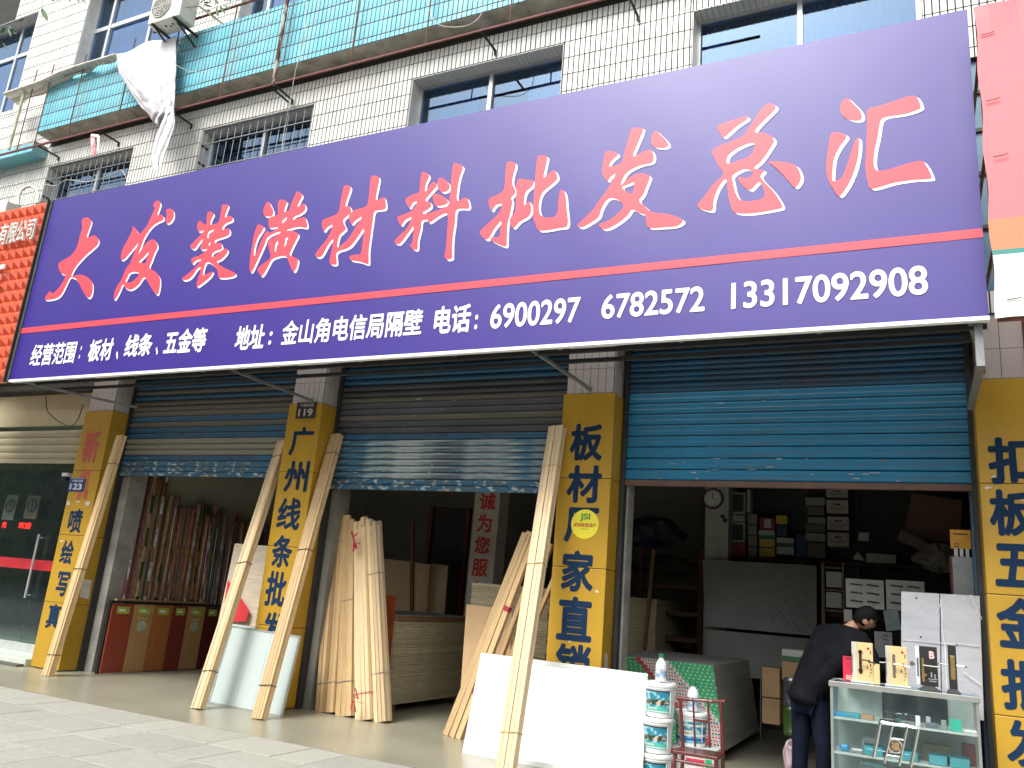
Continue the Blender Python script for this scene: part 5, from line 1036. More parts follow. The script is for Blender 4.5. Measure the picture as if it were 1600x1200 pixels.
# head: an ellipsoid with jaw, nose, ears, turned down to the right
ax = (head-neck).normalized(); axz = (ax+V((.15, 0, .55))).normalized(); fdir = V((.75, .25, -.35)); fdir = (fdir-axz*fdir.dot(axz)).normalized(); sdir = axz.cross(fdir)
HM = Matrix((fdir, sdir, axz)).transposed()
def headmesh(rf, rs_, rz, face=True, cut=None):
    m = MB(); n, k = 28, 20; grid = []
    for i in range(k+1):
        th_ = math.pi*i/k; row = []
        for j in range(n):
            f = 2*math.pi*j/n; x, y, z = math.sin(th_)*math.cos(f), math.sin(th_)*math.sin(f), math.cos(th_)
            X, Y_, Z__ = x*rf, y*rs_, z*rz
            if face:
                if z < 0: X *= 1+.12*z; Y_ *= 1+.28*z; X += .02*(-z)
                if x > .86 and abs(y) < .25 and -.35 < z < .12: X += .022*(1-abs(y)/.25)
                if x > .7 and .05 < z < .22 and .2 < abs(y) < .5: X -= .007
            row.append(head+HM @ V((X, Y_, Z__)))
        grid.append(row)
    for i in range(k):
        for j in range(n):
            a = [grid[i][j], grid[i+1][j], grid[i+1][(j+1) % n], grid[i][(j+1) % n]]
            if cut and not cut(i/k, 2*math.pi*(j+.5)/n): continue
            m.face(*a)
    return m
hd = headmesh(.098, .076, .118).build('head', skinm, man, smooth=True); hd.modifiers.new('w', 'WELD').merge_threshold = .0008
hr_ = headmesh(.104, .083, .124, False, lambda t, f: t < .27 or (t < .36 and abs(math.atan2(math.sin(f), math.cos(f))) > .7) or (t < .66 and abs(math.atan2(math.sin(f), math.cos(f))) > 1.25) or (t < .74 and abs(math.atan2(math.sin(f), math.cos(f))) > 2.2)).build('hair', hairm, man, smooth=True); w_ = hr_.modifiers.new('w', 'WELD'); w_.merge_threshold = .0008; s_ = hr_.modifiers.new('s', 'SOLIDIFY'); s_.thickness = .012
for sgn in (-1, 1):
    c_ = head+HM @ V((.0, .076*sgn, -.02)); MB().lathe(c_, [(.012, -.008), (.026, 0), (.024, .012), (.008, .014)], 12, HM @ Matrix.Rotation(-sgn*math.pi/2, 3, 'X')).build('ear', skinm, man, smooth=True)
    c_ = head+HM @ V((.088, .03*sgn, .012)); MB().lathe(c_, [(.009, 0), (.006, .004)], 8, HM @ Matrix.Rotation(math.pi/2, 3, 'Y')).build('eye', black_m, man)
c_ = head+HM @ V((.095, 0, -.06)); MB().box(-.002, .004, -.022, .022, -.004, .004, Matrix.Translation(c_) @ HM.to_4x4()).build('mouth', M('lips', (.28, .10, .08), .5), man)
jp = [(*(hip+V((-.03, 0, .02))), .27, .19), (*waist, .245, .18), (*(chest+V((-.02, 0, .0))), .215, .165), (*(neck+(chest-neck)*.12), .078, .07), (*shl_, .10), (*ell, .075), (*hal, .055), (*shr_, .10), (*elr, .075), (*(har+(elr-har)*.15), .055), (*(hip+V((-.05, 0, -.09))), .275, .20)]
skinned('jacket', jp, [(0, 1), (1, 2), (2, 3), (2, 4), (4, 5), (5, 6), (2, 7), (7, 8), (8, 9), (0, 10)], 1, jack, man)
skinned('trousers', [(*(hip+V((0, 0, -.02))), .155, .12), (*hl, .115), (*kl, .085), (*(fl_+V((0, 0, .02))), .075), (*hr, .115), (*kr, .085), (*(fr_+V((0, 0, .02))), .075)], [(0, 1), (1, 2), (2, 3), (0, 4), (4, 5), (5, 6)], 0, jean, man)
for f_ in (fl_, fr_): skinned('shoe', [(f_.x-.02, f_.y+.02, .05, .05, .045), (f_.x+.06, f_.y+.04, .045, .05, .04), (f_.x+.17, f_.y+.07, .035, .045, .032)], [(0, 1), (1, 2)], 0, black_m, man)
for h_, e_ in ((har, elr), (hal, ell)):
    d_ = (h_-e_).normalized(); s_ = d_.cross(V((0, 0, 1))).normalized(); u_ = s_.cross(d_)
    pal = h_+d_*.05; P_ = [(*h_, .026, .02), (*pal, .038, .017)]; E_ = [(0, 1)]
    for q, (o_, ln) in enumerate(((-.03, .065), (-.01, .078), (.01, .074), (.03, .058))):
        b0 = h_+d_*.085+s_*o_; b1_ = b0+d_*ln*.5-u_*.008; b2_ = b0+d_*ln-u_*.03; n_ = len(P_); P_ += [(*b0, .011), (*b1_, .0095), (*b2_, .008)]; E_ += [(1, n_), (n_, n_+1), (n_+1, n_+2)]
    n_ = len(P_); P_ += [(*(h_+d_*.03-s_*.035), .012), (*(h_+d_*.065-s_*.06-u_*.01), .0095)]; E_ += [(0, n_), (n_, n_+1)]
    skinned('hand', P_, E_, 0, skinm, man)
# ================================================================== GLASS COUNTER
KY = 8.15; KX0, KX1 = P(1298, 1130, KY).x, P(1532, 1140, KY).x; KZ = P(1400, 1075, KY).z; KD = .50
kt = thing('glass_counter', 'glass display counter with dull metal edges in front of the man', 'counter', ((KX0+KX1)/2, KY, 0)); kf = M('counter_metal', (.32, .33, .31), .4, .5, var=.15)
r_ = .022
for x in (KX0, KX1-r_):
    for y in (KY, KY+KD-r_): MB().box(x, x+r_, y, y+r_, .0, KZ-.045).build('post', kf, kt)
m = MB().box(KX0-.012, KX1+.012, KY-.012, KY+.025, KZ-.045, KZ); m.box(KX0-.012, KX1+.012, KY+KD-.025, KY+KD+.012, KZ-.045, KZ); m.box(KX0-.012, KX0+.025, KY+.026, KY+KD-.026, KZ-.044, KZ-.001); m.box(KX1-.025, KX1+.012, KY+.026, KY+KD-.026, KZ-.044, KZ-.001); m.build('top_frame', kf, kt, bevel=.003)
MB().box(KX0+.026, KX1-.026, KY+.027, KY+KD-.027, KZ-.008, KZ-.002).build('top_glass', pane_c, kt)
MB().box(KX0+r_+.001, KX1-r_-.001, KY+.006, KY+.011, .30, KZ-.046).build('front_glass', pane_c, kt); MB().box(KX0+.006, KX0+.011, KY+r_+.001, KY+KD-r_-.001, .3, KZ-.046).build('side_glass', pane_c, kt)
MB().box(KX0+r_+.001, KX1-r_-.001, KY+KD-.02, KY+KD-.012, .3, KZ-.046).build('back_panel', M('back_pale', (.36, .43, .40), .5, var=.15), kt)
MB().box(KX0+.40, KX1-.22, KY+KD-.04, KY+KD-.024, KZ-.36, KZ-.06).build('grey_cloth', M('cloth_grey', (.06, .065, .07), .8), kt)
Z1_, Z2_ = P(1400, 1131, KY).z, P(1340, 1178, KY).z
for z in (Z1_, Z2_): MB().box(KX0+.012, KX1-.012, KY+.013, KY+KD-.05, z-.010, z-.003).box(KX0+.012, KX1-.012, KY+.012, KY+.022, z-.022, z-.0101).build('shelf', M('shelf_glass', (.40, .45, .42), .2), kt)
MB().box(KX0, KX1, KY, KY+KD, .22, .30).build('base', kf, kt)
def item(name, label, fx, dy, w, d, h, mt, z, cat='box', bev=.003):
    x = KX0+fx*(KX1-KX0); o = MB().box(x-w/2, x+w/2, KY+dy, KY+dy+d, z+.0008, z+h).build(name, mt, None, bevel=bev); tag(o, label, cat); return o
bl_ = M('pack_blue', (.02, .22, .42), .4); wh_ = M('pack_white', (.6, .62, .6), .5); cy_ = M('basket_cyan', (.05, .24, .28), .4); gr_ = M('pack_green', (.02, .36, .25), .4)
zt = Z1_-.003; zl = Z2_-.003
item('blue_packet', 'blue packet at the left end of the upper counter shelf', .06, .05, .09, .14, .035, bl_, zt, 'packet'); item('blue_packet', 'second blue packet with a pale square, on the upper counter shelf', .15, .05, .12, .14, .034, M('pack_blue2', (.03, .26, .34), .4), zt, 'packet')
item('tan_carton', 'open tan carton on the upper counter shelf', .255, .05, .10, .15, .035, carton, zt)
item('dark_tool', 'black tool lying on the upper counter shelf', .40, .08, .14, .06, .018, black_m, zt, 'tool'); item('green_packet', 'small dark green packet on the upper counter shelf', .46, .16, .05, .05, .03, M('pk_g', (.02, .16, .06), .4), zt, 'packet')
item('white_lock_packet', 'upright white packet in the middle of the upper counter shelf', .60, .05, .036, .02, .085, wh_, zt, 'packet'); item('white_lock_packet', 'smaller upright white packet behind the first on the counter shelf', .67, .20, .034, .02, .075, wh_, zt, 'packet')
item('clear_packet', 'grey blister packet lying on the upper counter shelf', .69, .05, .09, .08, .04, M('pk_grey', (.10, .12, .14), .3), zt, 'packet'); item('striped_packet', 'black and white packet beside the teal one in the counter', .77, .04, .04, .02, .075, M('pk_st', (.18, .24, .22), .5), zt, 'packet')
item('teal_packet', 'bright teal packet standing in the counter', .845, .03, .085, .02, .095, gr_, zt, 'packet'); item('paper_pile', 'loose white papers at the right end of the counter shelf', .935, .06, .10, .12, .018, wh_, zt, 'paper')
def tray(label, fx, w, z):
    x = KX0+fx*(KX1-KX0); m = MB(); h = .075; y = KY+.04; d = .2; m.hexa([(x-w/2+.01, y+.01, z+.001), (x+w/2-.01, y+.01, z+.001), (x+w/2-.01, y+d-.01, z+.001), (x-w/2+.01, y+d-.01, z+.001)], [(x-w/2+.01, y+.01, z+.005), (x+w/2-.01, y+.01, z+.005), (x+w/2-.01, y+d-.01, z+.005), (x-w/2+.01, y+d-.01, z+.005)])
    for a, b in (((x-w/2, y), (x+w/2, y)), ((x+w/2, y), (x+w/2, y+d)), ((x+w/2, y+d), (x-w/2, y+d)), ((x-w/2, y+d), (x-w/2, y))):
        n_ = V((-(b[1]-a[1]), b[0]-a[0], 0)).normalized()*.004; m.slab([(*a, z+.004), (*b, z+.004), (*b, z+h), (*a, z+h)], .004)
    t = m.build('tray', cy_, None); tag(t, label, 'tray')
tray('cyan plastic tray at the left of the lower counter shelf', .29, .16, zl)
item('blue_ball', 'round-cornered blue plastic piece at the left end of the lower counter shelf', .09, .05, .07, .07, .06, bl_, zl, 'plastic part', .02); item('grey_fitting', 'grey metal fitting beside the cyan tray in the counter', .18, .07, .10, .08, .035, M('fit', (.3, .3, .3), .4, .3), zl, 'fitting', .01)
item('white_bag', 'clear plastic bag crumpled behind the cyan tray', .26, .27, .14, .06, .12, M('bagc', (.5, .55, .54), .3, bump=.6), zl, 'bag', .03)
tray('cyan plastic tray behind the steel chair in the counter', .53, .14, zl-.0); tray('grey-blue plastic tray right of the steel chair in the counter', .72, .14, zl); tray('cyan plastic tray in the right part of the counter', .86, .15, zl)
item('olive_carton', 'flattened olive carton in the right half of the counter', .72, .26, .22, .12, .13, M('oli', (.22, .20, .10), .7), zl); item('red_carton', 'dull red carton at the right end of the counter', .93, .26, .10, .1, .17, M('rc', (.16, .04, .03), .7), zl)
# ---- on top of the counter
gold = M('box_gold', (.62, .46, .22), .5, var=.05); cream = M('box_cream', (.62, .60, .52), .5); rosew = M('print_wine', (.30, .01, .02), .5); chrome = M('chrome', (.55, .55, .53), .2, .9); bronze = M('dark_bronze', (.035, .028, .022), .35, .6)
def cx_(x, y, Y): return P(x, y, Y)
def lockbox(label, x0, xs, x1, y0, y1, Y, style):
    a, s_, b = P(x0, (y0+y1)/2, Y+.05), P(xs, (y0+y1)/2, Y), P(x1, (y0+y1)/2, Y); u = P(xs, y0, Y).z; zb_ = KZ
    t = thing('lock_display', label, 'lock display', (s_.x, Y, zb_), 'lock displays on the counter'); h = u-zb_
    MB().box(s_.x, b.x, Y, Y+.04, zb_+.012, u).build('front_block', gold, t, bevel=.002); MB().hexa([(a.x, Y+.045, zb_+.012), (s_.x-.0008, Y+.001, zb_+.012), (s_.x-.0008, Y+.045, zb_+.012), (a.x+.001, Y+.05, zb_+.012)], [(a.x, Y+.045, u), (s_.x-.0008, Y+.001, u), (s_.x-.0008, Y+.045, u), (a.x+.001, Y+.05, u)]).build('side_edge', cream, t)
    MB().box(a.x-.01, b.x+.02, Y-.02, Y+.07, zb_+.001, zb_+.0115).build('foot', cream, t)
    w = b.x-s_.x; xp_ = s_.x+w*.13; pc = M('plate', (.05, .045, .04) if style == 0 else (.22, .19, .15), .35, .5)
    MB().box(xp_, xp_+w*.17, Y-.008, Y-.0005, zb_+h*.22, zb_+h*.80).build('lock_plate', pc, t, bevel=.003)
    if style == 0: MB().lathe((xp_+w*.085, Y-.008, zb_+h*.30), [(w*.14, -.003), (w*.14, .004)], 16, R_).build('rosette', bronze, t); MB().lathe((xp_+w*.085, Y-.008, zb_+h*.76), [(w*.13, -.003), (w*.13, .004)], 16, R_).build('rosette', bronze, t)
    zc = zb_+h*.55; m = MB(); m.path([(xp_+w*.08, Y-.012, zc), (xp_+w*.08, Y-.05, zc), (xp_+w*.35, Y-.055, zc+.008), (xp_+w*.7, Y-.05, zc-.004), (xp_+w*1.0, Y-.05, zc-.012)], .0065, 8); m.path([(a.x+.005, Y+.03, zc+.005), (a.x-.05, Y+.02, zc+.002)], .006, 8); m.build('lever_handle', bronze if style == 0 else chrome, t, smooth=True)
    MB().box(a.x-.001, a.x+.004, Y+.02, Y+.04, zb_+h*.25, zb_+h*.7).build('lock_edge', chrome, t)
    MB().lathe((s_.x+w*.72, Y-.003, zb_+h*.86), [(w*.075, 0), (w*.075, .002)], 12, R_).build('red_dot', rosew, t)
    m = MB(); X = s_.x+w*.72
    for (dx, dz, sx_, sz_) in ((.12, .72, .012, .05), (.0, .50, .02, .05), (.1, .42, .015, .04), (-.12, .35, .014, .05), (.05, .25, .03, .01), (.02, .17, .02, .01), (.1, .32, .02, .012)): m.box(X+dx*w, X+dx*w+sx_*.6, Y-.0022, Y-.0006, zb_+h*dz, zb_+h*dz+sz_*.6)
    m.build('brush_print', blacksteel, t, kind='stuff'); return t
lockbox('cream and gold lock display with dark round rosettes, leftmost on the counter', 1331, 1339, 1364, 1003, 1063, 8.40, 0)
lockbox('cream and gold lock display with a long pale plate, second on the counter', 1384, 1391, 1418, 1009, 1068, 8.38, 1)
a = P(1364, 1037, 8.36); b = P(1374, 1037, 8.36); o = MB().box(a.x+.003, b.x, 8.36, 8.40, KZ+.001, a.z).build('gold_box', gold, None); tag(o, 'narrow gold box beside the leftmost lock display', 'box')
rx0, rx1 = P(1317, 1040, 8.48).x, P(1334, 1040, 8.48).x; t = thing('red_box', 'bright red box with pale lines behind the leftmost lock display', 'box', (rx0, 8.48, KZ)); zr = P(1320, 1025, 8.48).z
MB().box(rx0, rx1+.12, 8.48, 8.54, KZ+.001, zr).build('body', M('box_bright_red', (.55, .02, .06), .4), t)
for k in range(3): MB().box(rx0+.025, rx1+.02, 8.477, 8.4795, KZ+.01+k*.014, KZ+.017+k*.014).build('line', M('line_cream', (.8, .6, .4), .5), t)
# black upright lock displays on feet
def blackstand(label, x0, x1, y0, y1, Y, wide):
    a, b = P(x0, (y0+y1)/2, Y), P(x1, (y0+y1)/2, Y); u = P(x0, y0, Y).z; t = thing('lock_stand', label, 'lock display', ((a.x+b.x)/2, Y, KZ), 'lock displays on the counter')
    MB().box(a.x, b.x, Y, Y+.03, KZ+.035, u).build('panel', black_m, t, bevel=.002)
    cxm = (a.x+b.x)/2; hw = .085 if wide else .055; m = MB(); m.hexa([(cxm-hw, Y-.05, KZ+.001), (cxm+hw, Y-.05, KZ+.001), (cxm+hw, Y+.08, KZ+.001), (cxm-hw, Y+.08, KZ+.001)], [(cxm-hw*.5, Y-.015, KZ+.034), (cxm+hw*.5, Y-.015, KZ+.034), (cxm+hw*.5, Y+.045, KZ+.034), (cxm-hw*.5, Y+.045, KZ+.034)]); m.build('foot', blacksteel, t)
    h = u-KZ; w = b.x-a.x; gm_ = M('gilt', (.40, .26, .10), .35, .7)
    if wide:
        MB().box(a.x-.03, a.x-.001, Y+.003, Y+.03, KZ+.04, u-.003).build('side_edge', wh_, t); MB().box(a.x-.022, a.x-.008, Y-.002, Y+.0025, KZ+h*.3, KZ+h*.72).build('lock_edge', chrome, t)
        MB().box(a.x+w*.12, a.x+w*.25, Y-.006, Y-.001, KZ+h*.18, KZ+h*.72).build('lock_plate', gm_, t); zc = KZ+h*.56; MB().path([(a.x+w*.18, Y-.01, zc), (a.x+w*.18, Y-.045, zc), (b.x+.02, Y-.045, zc-.004)], .007, 8).build('lever_handle', M('pewter', (.22, .21, .19), .3, .8), t, smooth=True)
        MB().lathe((a.x-.06, Y+.01, zc+.003), [(.016, -.008), (.02, 0), (.016, .008)], 12, R_).build('knob', chrome, t); MB().box(a.x-.045, a.x-.030, Y+.006, Y+.014, zc-.003, zc+.009).build('spindle', chrome, t)
        text('B', (a.x+w*.55, a.x+w*.85, KZ+h*.72, KZ+h*.90), Y-.002, t, M('print_rose', (.7, .45, .45), .5), .05); m = MB()
        for (fx, fz, ww, hh) in ((.5, .2, .4, .02), (.45, .25, .5, .015), (.6, .3, .08, .12), (.8, .28, .06, .1)): m.box(a.x+fx*w, a.x+(fx+ww)*w if a.x+(fx+ww)*w < b.x else b.x-.003, Y-.0022, Y-.0008, KZ+h*fz, KZ+h*(fz+hh))
        m.build('print', M('print_grey', (.3, .32, .32), .5), t); MB().lathe((a.x+w*.3, Y-.004, KZ+h*.34), [(.012, 0), (.012, .008)], 10, R_).build('cylinder', gm_, t)
    else:
        MB().box(a.x+w*.25, b.x-w*.2, Y-.006, Y-.001, KZ+h*.28, KZ+h*.78).build('lock_plate', gm_, t, bevel=.002); zc = KZ+h*.58
        m = MB(); m.path([(a.x-.002, Y+.015, zc), (a.x-.07, Y+.01, zc+.004), (a.x-.085, Y-.01, zc-.006)], .006, 8); m.path([(b.x+.002, Y+.015, zc), (b.x+.06, Y+.01, zc), (b.x+.075, Y-.01, zc-.004)], .006, 8); m.build('lever_handle', chrome, t, smooth=True)
    return t
blackstand('wide black lock display on a foot with a letter B, third on the counter', 1437, 1465, 1009, 1072, 8.36, True)
blackstand('thin black lock display on a foot with handles on both sides, rightmost on the counter', 1482, 1495, 1008, 1078, 8.34, False)
# plastic-wrapped white door leaves behind the counter
q = [P(1407, 1078, 8.80), P(1535, 1082, 8.80), P(1531, 931, 8.95), P(1408, 924, 8.95)]
wp = thing('wrapped_door_leaves', 'pair of white door leaves wrapped in clear film, standing behind the counter', 'door', (q[0].x, 8.8, 0)); q[0].z = .9; q[1].z = .9
def lerp(a, b, t): return a+(b-a)*t
for k, (f0, f1) in enumerate(((0, .495), (.505, 1))):
    MB().slab([lerp(q[0], q[1], f0), lerp(q[0], q[1], f1), lerp(q[3], q[2], f1), lerp(q[3], q[2], f0)], .035).build('leaf', wrap, wp, bevel=.004)
for (fx, fz) in ((.25, .62), (.7, .58), (.2, .95)): p = lerp(lerp(q[0], q[1], fx), lerp(q[3], q[2], fx), fz)+V((0, -.003, 0)); MB().lathe(p, [(.009, 0), (.006, .004)], 8, R_).build('screw', blacksteel, wp)
m = MB(); random.seed(3)
for (x0, y0, x1, y1) in ((1470, 935, 1480, 1075), (1472, 938, 1462, 960), (1410, 1000, 1530, 1008), (1500, 930, 1528, 955), (1515, 928, 1534, 968), (1440, 1060, 1470, 1078), (1505, 1050, 1534, 1070)):
    n_ = 9
    for i in range(n_): pass
    pts_ = [P(x0+(x1-x0)*i/n_+random.uniform(-1, 1), y0+(y1-y0)*i/n_+random.uniform(-1, 1), 8.80+.15*((1078-(y0+(y1-y0)*i/n_))/150)-.004) for i in range(n_+1)]; m.path(pts_, .003, 4)
m.build('film_crease', M('film_bright', (.75, .76, .8), .15), wp)
t, (a, b, d, u) = pbox('white_cabinet', 'small white cabinet behind the wrapped leaves under the yellow box', 1490, 870, 1531, 1000, 9.5, .4, M('cab_white', (.36, .37, .38), .5)); MB().box(a-.012, a-.001, 9.5, 9.88, d, u).build('side', M('cab_red', (.2, .05, .04), .6), t)
zc_ = P(1500, 870, 9.5).z
ybx0, ybx1, ybz0, ybz1 = P(1485, 843, 9.5).x, P(1517, 843, 9.5).x, P(1500, 857, 9.5).z, P(1500, 828, 9.5).z
t = thing('yellow_box', 'bright yellow-orange box with black print on the white cabinet', 'box', (ybx0, 9.5, ybz0)); MB().box(ybx0, ybx1, 9.5, 9.6, ybz0, ybz1).build('body', M('box_orange', (.75, .36, .03), .5), t)
w, h = ybx1-ybx0, ybz1-ybz0; MB().box(ybx0+.15*w, ybx1-.15*w, 9.4955, 9.499, ybz0+.74*h, ybz0+.80*h).box(ybx0+.16*w, ybx0+.40*w, 9.4955, 9.499, ybz0+.08*h, ybz0+.12*h).box(ybx0+.16*w, ybx0+.40*w, 9.4955, 9.499, ybz0+.22*h, ybz0+.26*h).build('print', black_m, t)
for k in range(3): xk = ybx0+w*(.15+.28*k); o = MB().box(xk, xk+w*.17, 9.5, 9.53, zc_+.002, ybz0-.002).build('small_pack', wh_, None); tag(o, ['left', 'middle', 'right'][k]+' small white pack in the row of three under the yellow box', 'packet', 'small white packs')
# handle sample boards on the back shelf
for k, (x0, y0, x1, y1) in enumerate(((1321, 905, 1382, 951), (1384, 907, 1446, 955))):
    t, (a, b, d, u) = pbox('handle_board', ['white sample board with dark door handles above the man', 'white sample board with door handles, right of the first'][k], x0, y0, x1, y1, 11.0, .03, M('hb_white', (.50, .52, .50), .5), 'sample board'); w, h = b-a, u-d
    for i in range(2):
        for j in range(3): X = a+w*(.14+.42*i); Zh = d+h*(.80-.28*j); MB().path([(X, 10.985, Zh), (X+.03*w, 10.975, Zh+.006), (X+.25*w, 10.97, Zh-.004), (X+.30*w, 10.985, Zh-.004)], .007, 6).build('handle', bronze if k == 0 else blacksteel, t)
pbox('pale_panel', 'narrow pale panel behind the head of the man', 1318, 952, 1332, 972, 11.0, .03, M('hb3', (.42, .43, .42), .5), 'panel')
t = tiltbox('blue-grey folder with green print propped behind the man', ((1380, 954), (1403, 953), (1408, 984), (1385, 986)), 10.9, .02, M('folder', (.22, .30, .32), .5))
for k, (x0, y0, x1, y1) in enumerate(((1366, 987, 1395, 1028),)):
    t, (a, b, d, u) = pbox('catalogue_sheet', 'grey catalogue sheet with dark bars beside the man', x0, y0, x1, y1, 10.8, .02, M('cat_grey', (.30, .31, .32), .5), 'sheet')
    for j in range(5): zz = u-(j+.7)*(u-d)/6; MB().path([(a+.1, 10.79, zz), (b-.04, 10.79, zz-.01)], .006, 4).build('bar', blacksteel, t)
for k, (x0, y0, x1, y1) in enumerate(((1290, 893, 1316, 918), (1290, 925, 1316, 950))): pbox('carton', ['upper', 'lower'][k]+' grey carton in the dark shelf left of the sample boards', x0, y0, x1, y1, 11.2, .3, mg)
sv = thing('side_shelf', 'dark shelf frame holding grey cartons beside the steel door skins', 'shelf', P(1285, 900, 11.2)[:])
for (x0, y0, x1, y1) in ((1284, 880, 1289, 1060), (1317, 880, 1320, 1060)): a = P(x0, 950, 11.2); b = P(x1, 950, 11.2); MB().box(a.x, b.x, 11.18, 11.6, 0, P(x0, 880, 11.2).z).build('upright', dark_wood, sv)
a, b = P(1289, 921, 11.2), P(1317, 921, 11.2)
for y_ in (886, 921, 953): MB().box(a.x, b.x-.01, 11.22, 11.6, P(1300, y_, 11.2).z-.02, P(1300, y_, 11.2).z+.004).build('shelf_board', dark_wood, sv)
# ================================================================== BUCKETS, BOTTLES, CHAIRS
bkw = M('bucket_white', (.74, .76, .76), .3, var=.03); lab_b = M('label_blue', (.03, .34, .48), .35, var=.4, scale=16, c2=(.30, .55, .62), lo=.5, hi=.6); lab_g = M('label_green', (.08, .42, .34), .35); lab_p = M('label_picture', (.02, .12, .06), .4, var=.5, scale=22, c2=(.62, .40, .32), lo=.5, hi=.58); labk = M('label_black', (.02, .03, .06), .4)
def bucket(label, c, r=.155, h=.325, style=0):
    t = thing('paint_bucket', label, 'bucket', tuple(c), 'white paint buckets by the right bay'); c = V(c)
    rb_, rt = r*.86, r*.96; R = lambda z: rb_+(rt-rb_)*z/h
    MB().lathe(c, [(R(0)*.97, 0.001), (R(0), .012), (R(.262), .262), (r*.99, .263), (r*.99, .270), (R(.272), .271), (R(h-.03), h-.04)], 32).build('body', bkw, t, smooth=True)
    MB().lathe(c, [(r, h-.045), (r*1.02, h-.04), (r*1.02, h-.015), (r*.97, h-.002), (r*.9, h-.002), (r*.88, h-.010)], 32).build('lid', bkw, t, smooth=True)
    def band(z0, z1, a0, a1, mt, nm, o_=.0012, par=t):
        m = MB(); n_ = 16
        for i in range(n_):
            f0, f1 = math.radians(a0+(a1-a0)*i/n_), math.radians(a0+(a1-a0)*(i+1)/n_)
            m.face(*[c+V(((R(z)+o_)*math.cos(f), (R(z)+o_)*math.sin(f), z)) for f, z in ((f0, z0), (f1, z0), (f1, z1), (f0, z1))])
        return m.build(nm, mt, par, smooth=True)
    if style == 0:
        l = band(.045, .235, 190, 330, lab_b, 'label'); band(.045, .100, 190, 330, lab_g, 'green_band', .0022, l); band(.118, .165, 215, 318, lab_p, 'picture', .0022, l); band(.236, .250, 190, 330, labk, 'black_band', .0022, l); band(.052, .062, 200, 320, wh_, 'fine_print', .003, l)
        for k in range(6): band(.074, .092, 232+k*7, 237+k*7, wh_, 'character', .0034, l)
    else:
        l = band(.035, .235, 180, 360, lab_b, 'label'); band(.06, .085, 190, 350, M('wave_dark', (.01, .12, .35), .4), 'wave', .0022, l); band(.13, .155, 180, 300, M('wave_tan', (.6, .5, .36), .4), 'wave', .0022, l); band(.19, .21, 200, 350, wh_, 'wave', .0022, l); band(.10, .12, 240, 360, wh_, 'wave', .0030, l)
    m = MB(); pts_ = [c+V(((r+.012)*math.cos(math.radians(a)), (r+.012)*math.sin(math.radians(a)), .255-.20*math.sin(math.radians((a-150)/.9 if False else (a-200)*180/140)))) for a in range(200, 341, 10)]
    m.path([p for p in pts_ if True][:1]+[c+V(((r+.006)*math.cos(math.radians(a)), (r+.006)*math.sin(math.radians(a)), z)) for a, z in ((325, .25), (324, .06))], .003, 5) if False else m.path([c+V(((r+.006)*math.cos(math.radians(a)), (r+.006)*math.sin(math.radians(a)), z)) for a, z in ((322, .25), (322, .05))], .0035, 5)
    m.build('handle', bkw, t); return t
BY = 8.42; cxb = P(1031, 1100, BY).x; ztop = P(1031, 1066, BY-.12).z; hb = .327
for k, nm in enumerate(('topmost white paint bucket with a blue house label, in the stack by the white board', 'second white paint bucket from the top of the stack by the white board', 'third white paint bucket, low in the stack by the white board')):
    bucket(nm, (cxb+random.uniform(-.006, .006)-.008*k, BY, ztop-(k+1)*hb))
zrem = ztop-3*hb
if zrem > .03: o = MB().box(cxb-.2, cxb+.16, BY-.17, BY+.17, .001, zrem-.001).build('navy_crate', M('crate_navy', (.01, .015, .06), .5), None); tag(o, 'dark navy crate under the stack of paint buckets', 'crate')
c2x = P(1079, 1130, 8.75).x; z2 = P(1079, 1112, 8.65).z; bucket('white paint bucket with a blue wave label, seen through the red chair back', (c2x, 8.78, z2-hb), .165, style=1)
t = thing('cement_carton', 'red and white carton under the wave-labelled bucket, behind the red chair', 'box', (c2x, 8.6, 0)); MB().box(c2x-.17, c2x+.28, 8.60, 8.95, 0.001, z2-hb-.001).build('body', wh_, t)
MB().box(c2x-.165, c2x-.10, 8.596, 8.599, .02, z2-hb-.03).build('red_print', tr, t); MB().box(c2x+.0, c2x+.18, 8.596, 8.599, .18, .24).build('red_print', tr, t); MB().box(c2x+.19, c2x+.25, 8.596, 8.599, .16, .25).build('green_print', tg, t); MB().box(c2x+.0, c2x+.17, 8.596, 8.599, .10, .13).build('green_print', tg, t)
def bottle(label, c, s=1.0):
    t = thing('bottle', label, 'bottle', tuple(c)); MB().lathe(c, [(.05*s, .001), (.056*s, .01*s), (.056*s, .15*s), (.045*s, .185*s), (.026*s, .21*s), (.024*s, .232*s)], 20).build('body', M('bottle_white', (.62, .66, .70), .25), t, smooth=True)
    MB().lathe(c, [(.029*s, .228*s), (.030*s, .262*s), (.024*s, .265*s)], 16).build('cap', M('cap_green', (.02, .17, .07), .4), t, smooth=True); MB().lathe(c, [(.057*s, .04*s), (.0575*s, .12*s)], 20).build('label', M('bottle_label', (.25, .42, .60), .4, c2=(.7, .6, .55), scale=20, lo=.5, hi=.6), t, smooth=True)
bottle('white bottle with a green cap on top of the bucket stack', (cxb+.01, BY-.03, ztop), 1.0); bottle('white bottle with a green cap behind the red chair back', (c2x+.02, 8.75, z2), 1.05)
